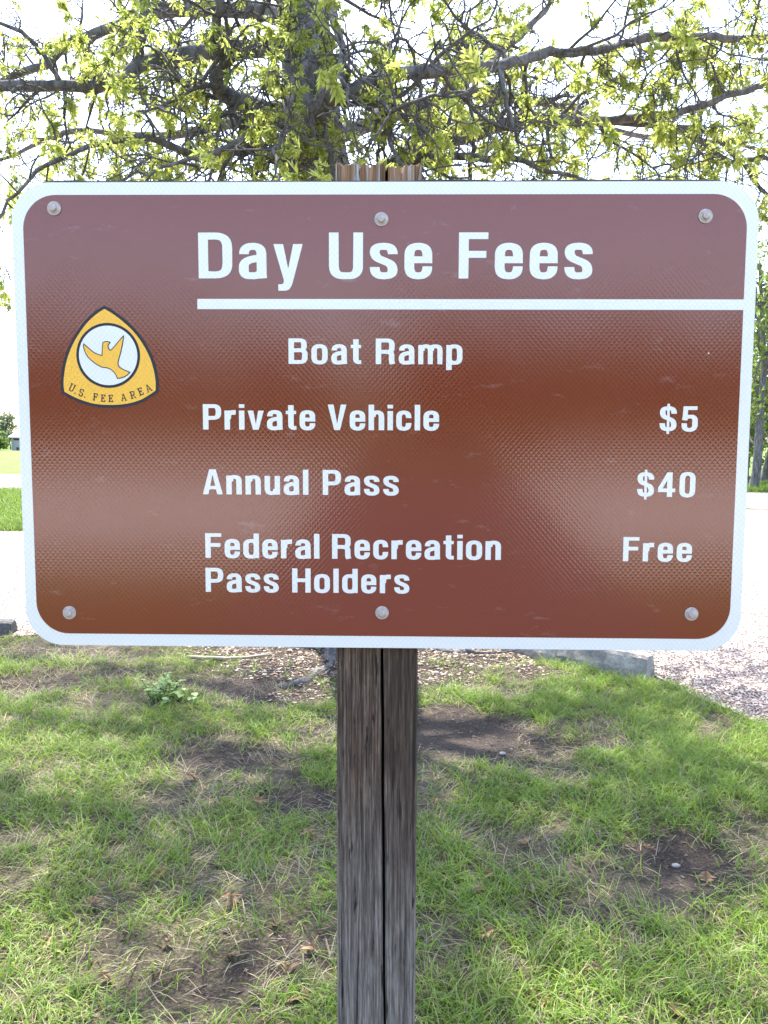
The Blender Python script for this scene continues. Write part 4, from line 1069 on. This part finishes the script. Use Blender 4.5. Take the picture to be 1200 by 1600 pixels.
# ------------------------------------------------------------------ small things on the ground
def flat_leaf(seed):
    V, T = lobed_leaf(1.0, seed); V = V * np.array([1.15, 1, 0.8]); return V, T
dead = Mat("dead_oak_leaf"); nn_ = dead.noise(dead.coords((1, 1, 1)), 6, 3)
dead.base(dead.ramp(nn_, [(0.3, (0.20, 0.11, 0.055)), (0.7, (0.42, 0.29, 0.17))])); dead.set(rough=0.8, spec=0.2); dead.translucent((0.30, 0.17, 0.07), 0.25); dead = dead.m
dl_me = []
for i in range(4):
    V, T = flat_leaf(900 + i); V[:, 2] = V[:, 2] * 0.9 + 0.12 * np.sin(V[:, 1] * 4 + i); dl_me.append(mesh_tris("fallen_leaf", V, T)); dl_me[-1].materials.append(dead)
spots = [(-0.33, 2.42), (-0.20, 2.30), (-0.42, 2.28), (-0.12, 2.47), (-0.27, 2.20), (-0.62, 2.36), (-0.75, 2.75), (-0.95, 2.6), (-0.50, 2.60), (0.38, 2.75), (0.33, 2.40),
         (0.45, 2.12), (0.62, 2.22), (0.30, 2.62), (0.52, 2.95), (-0.15, 2.75), (-1.1, 3.2), (-0.3, 3.1), (0.95, 2.95), (1.12, 2.78), (0.22, 3.35), (-0.9, 3.6), (-0.55, 3.35), (0.75, 2.08), (-0.2, 2.1), (-0.8, 2.2), (-1.0, 2.4)]
for i, (x, y) in enumerate(spots):
    o = bpy.data.objects.new("fallen_leaf", dl_me[i % 4]); link(o)
    s = 0.055 + 0.03 * ((i * 0.618) % 1)
    o.location = (x, y, float(ground_z(np.array([x]), np.array([y]))[0]) + 0.022); o.rotation_euler = (random.uniform(-.4, .4), random.uniform(-.4, .4), random.uniform(0, 6.28)); o.scale = (s, s, s)
    tag(o, "curled tan dead oak leaf lying in the grass", "fallen leaf", "dead oak leaves in the grass")

def ground_at(x, y): return float(ground_z(np.array([x]), np.array([y]))[0])
stick_mat = Mat("bleached_stick"); stick_mat.base((0.38, 0.31, 0.25)); stick_mat.set(rough=0.9)
def stick(P, r, label, mat):
    P = catmull([(x, y, ground_at(x, y) + z) for x, y, z in P], 6); V, T = tube(P, np.linspace(r, r * 0.55, len(P)), 7, 0.25, 3)
    o = obj("stick", mesh_tris("stick", V, T, None, True), mat); return tag(o, label, "stick", "sticks on the ground")
stick([(-1.36, 5.70, 0.012), (-1.15, 5.64, 0.016), (-0.98, 5.62, 0.014), (-0.80, 5.64, 0.01)], 0.014, "pale bleached stick on bare soil left of the tree foot", stick_mat.m)
stick([(0.62, 5.62, 0.02), (0.78, 5.60, 0.03), (0.92, 5.64, 0.06), (0.96, 5.70, 0.10)], 0.008, "thin dark bent twig on the chips left of the wheel stop", twig_bark)
stick([(-0.52, 4.42, 0.01), (-0.38, 4.40, 0.015), (-0.22, 4.43, 0.01)], 0.007, "thin dark twig in the grass left of the post", twig_bark)
pm = Mat("pale_pebble"); pm.base((0.33, 0.29, 0.26)); pm.set(rough=0.8); pm = pm.m
def pebble(x, y, s, label):
    bm = bmesh.new(); bmesh.ops.create_icosphere(bm, subdivisions=2, radius=1)
    for v in bm.verts: v.co = Vector((v.co.x * 1.2, v.co.y * 0.85, v.co.z * 0.6)) * (s * (0.85 + 0.3 * float(vnoise(v.co.x * 2 + x * 9, v.co.y * 2 + v.co.z))))
    me = bpy.data.meshes.new("pebble"); bm.to_mesh(me); bm.free()
    o = obj("pebble", me, pm); o.location = (x, y, ground_at(x, y) + s * 0.35); tag(o, label, "pebble", "pale pebbles on bare soil")
pebble(0.575, 3.92, 0.014, "pale pebble in the dark bare patch right of the post")
pebble(0.33, 5.20, 0.018, "whitish pebble on the chips just right of the post")
pebble(1.045, 2.86, 0.013, "flat pale pebble in the small bare patch at lower right")

# broadleaf weed
weed = empty("weed", (-1.28, 4.70, ground_at(-1.28, 4.70)))
tag(weed, "bushy light green broadleaf weed in the grass left of the post", "weed")
wl = attr_mat("weed_leaf", 0.5, 0.4, tgain=1.2)
stems = Bag(); wr = np.random.default_rng(77); tips = []
for i in range(26):
    a = wr.random() * 6.28; L = 0.06 + 0.11 * wr.random()
    P = wander(np.array([wr.normal(0, .05), wr.normal(0, .05), -0.01]), np.array([math.cos(a) * .8, math.sin(a) * .8, 1.0]), L, 5, 0.15, -0.03)
    V, T = tube(P, np.linspace(0.0024, 0.0012, len(P)), 4); stems.add(V, T); tips += [P[-1], P[-2], P[-3]]
obj("stems", stems.mesh("stems"), grass_mat, weed)
bag = Bag(); cols = []
for p in tips:
    for j in range(2):
        s = 0.022 + 0.03 * wr.random(); V = np.array([(0, 0, 0), (-.42, .45, .08), (0, .5, -.02), (.42, .45, .08), (0, 1, -.12), (-.3, .8, .05), (.3, .8, .05)]) * s
        M = Matrix.Rotation(wr.random() * 6.28, 3, 'Z') @ Matrix.Rotation(wr.uniform(-.5, .5), 3, 'X')
        V = V @ np.array(M).T + p; bag.add(V, np.array([(0, 2, 1), (0, 3, 2), (1, 2, 5), (2, 4, 5), (2, 6, 4), (3, 6, 2)])); cols.append(np.repeat((np.array([[0.22, 0.34, 0.10]]) * (0.8 + .5 * wr.random())), 7, 0))
me = mesh_tris("leaves", np.concatenate(bag.V), np.concatenate(bag.T), np.concatenate(cols)); obj("leaves", me, wl, weed)["kind"] = "stuff"

# ------------------------------------------------------------------ trees, shrubs and the small building in the distance
far_leaf = attr_mat("far_leaf", 0.6, 0.45, tgain=1.3)
def far_tree_parts(seed, H, crown_r, base_h, leaf, nleaf, col, lean=0.0, fork=True):
    r = np.random.default_rng(seed); wood_b = Bag(); ends = []
    tr = 0.014 * H + 0.03
    P = [np.array([0, 0, -0.1])]; d = np.array([lean, 0, 1.0])
    for i in range(10):
        d = unit(d + r.normal(0, 0.06, 3)); P.append(P[-1] + d * H * 0.085)
    P = np.array(P); trunk_b = tube(P, np.linspace(tr, tr * 0.3, len(P)), 9, 0.15, seed)
    for i in range(26):
        t = r.uniform(0.25, 1.0); j = int(t * (len(P) - 1)); a = r.random() * 6.28
        L = crown_r * r.uniform(0.5, 1.05); q = P[j]; dd = unit(np.array([math.cos(a), math.sin(a), r.uniform(0.2, 1.1)])); B = [q]
        for k in range(6):
            dd = unit(dd + r.normal(0, 0.22, 3)); B.append(B[-1] + dd * L / 6)
        B = np.array(B); V, T = tube(B, np.linspace(tr * 0.32, tr * 0.06, len(B)), 5); wood_b.add(V, T); ends += [B[2], B[3], B[4], B[5], B[6]]
        for _ in range(3):
            k = r.integers(2, 6); C = [B[k]]; e = unit(dd + r.normal(0, 0.7, 3))
            for _k in range(4): e = unit(e + r.normal(0, 0.25, 3)); C.append(C[-1] + e * L * 0.13)
            C = np.array(C); V, T = tube(C, np.linspace(tr * 0.1, tr * 0.03, len(C)), 3); wood_b.add(V, T); ends += [C[2], C[4]]
    ends = np.array(ends); ends = ends[ends[:, 2] > base_h] if (ends[:, 2] > base_h).any() else ends
    c = ends[r.integers(0, len(ends), nleaf)] + r.normal(0, crown_r * 0.11, (nleaf, 3))
    s = leaf * (0.5 + r.random(nleaf)); A = r.normal(0, 1, (nleaf, 3)); A /= np.linalg.norm(A, axis=1)[:, None]; Bv = np.cross(A, r.normal(0, 1, (nleaf, 3))); Bv /= np.linalg.norm(Bv, axis=1)[:, None]
    V = np.stack([c - A * s[:, None], c + Bv * s[:, None] * .45, c + A * s[:, None], c - Bv * s[:, None] * .45], 1).reshape(-1, 3)
    T = np.array([[0, 1, 2], [0, 2, 3]])[None] + (np.arange(nleaf) * 4)[:, None, None]
    cc = np.repeat(np.array(col)[None] * (0.6 + 0.8 * r.random(nleaf))[:, None], 4, 0)
    return trunk_b, wood_b, (V, T.reshape(-1, 3), cc)
def far_tree(name, loc, label, cat, group, *a, **k):
    t, w, c = far_tree_parts(*a, **k); e = empty(name, loc); tag(e, label, cat, group)
    obj("trunk", mesh_tris("trunk", t[0], t[1], None, True), bark, e)
    obj("branches", w.mesh("branches"), twig_bark, e)["kind"] = "stuff"
    obj("crown", mesh_tris("crown", *c), far_leaf, e)["kind"] = "stuff"
    return e
G1 = "trees beyond the road on the right"
far_tree("woodland_tree", (11.55, 26.0, 0), "tall leaning woodland tree right of the sign, nearest of the roadside trees", "tree", G1, 201, 8.5, 2.6, 0.6, 0.09, 3600, (0.12, 0.17, 0.035), lean=-0.02)
far_tree("woodland_tree", (13.9, 30.5, 0), "slender grey woodland tree at the right edge behind the nearest one", "tree", G1, 202, 9, 2.6, 0.8, 0.09, 3000, (0.10, 0.15, 0.03), lean=0.05)
far_tree("woodland_tree", (12.6, 29.0, 0), "thin young tree between the two larger trunks on the right", "tree", G1, 203, 7, 1.7, 0.4, 0.09, 3200, (0.14, 0.19, 0.04))
far_tree("woodland_tree", (14.6, 34.0, 0), "dense low green tree filling the gap at the far right", "tree", G1, 204, 5.5, 2.4, 0.1, 0.10, 4000, (0.09, 0.14, 0.03))
G2 = "bushes and trees around the small far building"
far_tree("shrub", (-62.9, 136.5, 0), "light green rounded bush left of the small grey building", "bush", G2, 301, 2.6, 1.3, 0.0, 0.22, 2600, (0.11, 0.16, 0.04))
far_tree("shrub", (-64.4, 139.5, 0), "dark green bush at the left edge beside the pale bush", "bush", G2, 302, 3.0, 1.6, 0.0, 0.22, 1500, (0.10, 0.14, 0.06))
far_tree("distant_tree", (-71.6, 160, 0), "dark distant tree rising over the white roof", "tree", G2, 303, 7.5, 2.8, 1.5, 0.26, 1300, (0.10, 0.13, 0.08))
far_tree("distant_tree", (-77.3, 168, 0), "taller dark tree behind the small grey building, further left", "tree", G2, 304, 8.0, 2.6, 1.5, 0.26, 1100, (0.10, 0.13, 0.08))

hut = empty("restroom_building", (-60.6, 140.0, 0), (0, 0, R(-6)))
tag(hut, "small grey block building with white roof far off at left", "building")
m = Mat("grey_block_wall"); nb = m.noise(m.coords((1, 1, 1)), 3, 4); m.base(m.ramp(nb, [(0.3, (0.44, 0.42, 0.43)), (0.7, (0.52, 0.50, 0.51))])); m.set(rough=0.9); wallm = m.m
m = Mat("white_metal_roof"); m.base((0.75, 0.75, 0.75)); m.set(rough=0.5); roofm = m.m
m = Mat("dark_louvre"); m.base((0.05, 0.05, 0.055)); m.set(rough=0.6); darkm = m.m
V, F = box_vf(-2.0, 0, -0.1, 2.0, 5.0, 2.35); obj("wall", mesh_poly("wall", V, F), wallm, hut)
V = [(-2.35, -0.45, 2.30), (2.35, -0.45, 2.30), (2.35, 2.5, 3.25), (-2.35, 2.5, 3.25), (2.35, 5.45, 2.30), (-2.35, 5.45, 2.30), (-2.35, -0.45, 2.18), (2.35, -0.45, 2.18), (2.35, 5.45, 2.18), (-2.35, 5.45, 2.18)]
F = [(0, 1, 2, 3), (3, 2, 4, 5), (6, 7, 1, 0), (8, 9, 5, 4), (1, 7, 8, 4, 2), (0, 3, 5, 9, 6), (6, 9, 8, 7)]
roof = obj("roof", mesh_poly("roof", V, F), roofm, hut)
V, F = box_vf(0.8, 3.0, 2.9, 1.05, 3.25, 4.3); obj("vent_pipe", mesh_poly("vent_pipe", V, F), darkm, roof)
for x0, z0, x1, z1, nm in ((-1.55, 1.72, -0.55, 2.02, "vent_window"), (0.5, 1.72, 1.5, 2.02, "vent_window"), (-1.1, 0.0, -0.72, 0.55, "access_hatch"), (0.9, 0.0, 1.8, 2.0 - 0.35, "door")):
    V, F = box_vf(x0, -0.05, z0, x1, -0.003, z1); obj(nm, mesh_poly(nm, V, F), darkm, hut)

# more roadside trees, further along the road behind the sign
s2 = [o for o in COL.objects if o.name in ("woodland_tree", "woodland_tree.001", "woodland_tree.002", "woodland_tree.003")]
for i, (x, y, k) in enumerate(((-2.0, 40, 1.0), (3.5, 37, 0.85), (7.5, 33.5, 0.95), (-9.0, 50, 1.1), (0.8, 46, 1.2), (6.0, 43, 1.1), (-15, 62, 1.2), (16.5, 27.5, 1.0), (20.0, 26.0, 0.9))):
    e0 = s2[i % 4]; e = e0.copy(); COL.objects.link(e); e.location = (x, y, 0); e.rotation_euler = (0, 0, 1.7 * i); e.scale = (k, k, k)
    tag(e, "leafy roadside tree standing behind the sign or out of frame", "tree", "roadside trees hidden by the sign")
    for ch in list(e0.children):
        c = ch.copy(); COL.objects.link(c); c.parent = e

# tree line on the far side of the pavement behind the viewer (mirrored in the sign's glossy face)
src = [o for o in COL.objects if o.name in ("woodland_tree", "woodland_tree.003")]
for i in range(26):
    e0 = src[1]; e = e0.copy(); COL.objects.link(e)
    e.location = (-34 + 2.7 * i + random.uniform(-1, 1), -39 - random.uniform(0, 5), 0); e.rotation_euler = (0, 0, random.uniform(0, 6.28))
    k = random.uniform(1.15, 1.6); e.scale = (k * 1.1, k * 1.1, k)
    tag(e, "leafy tree in the row across the pavement behind the viewer", "tree", "row of trees behind the viewer")
    for ch in list(e0.children):
        c = ch.copy(); COL.objects.link(c); c.parent = e
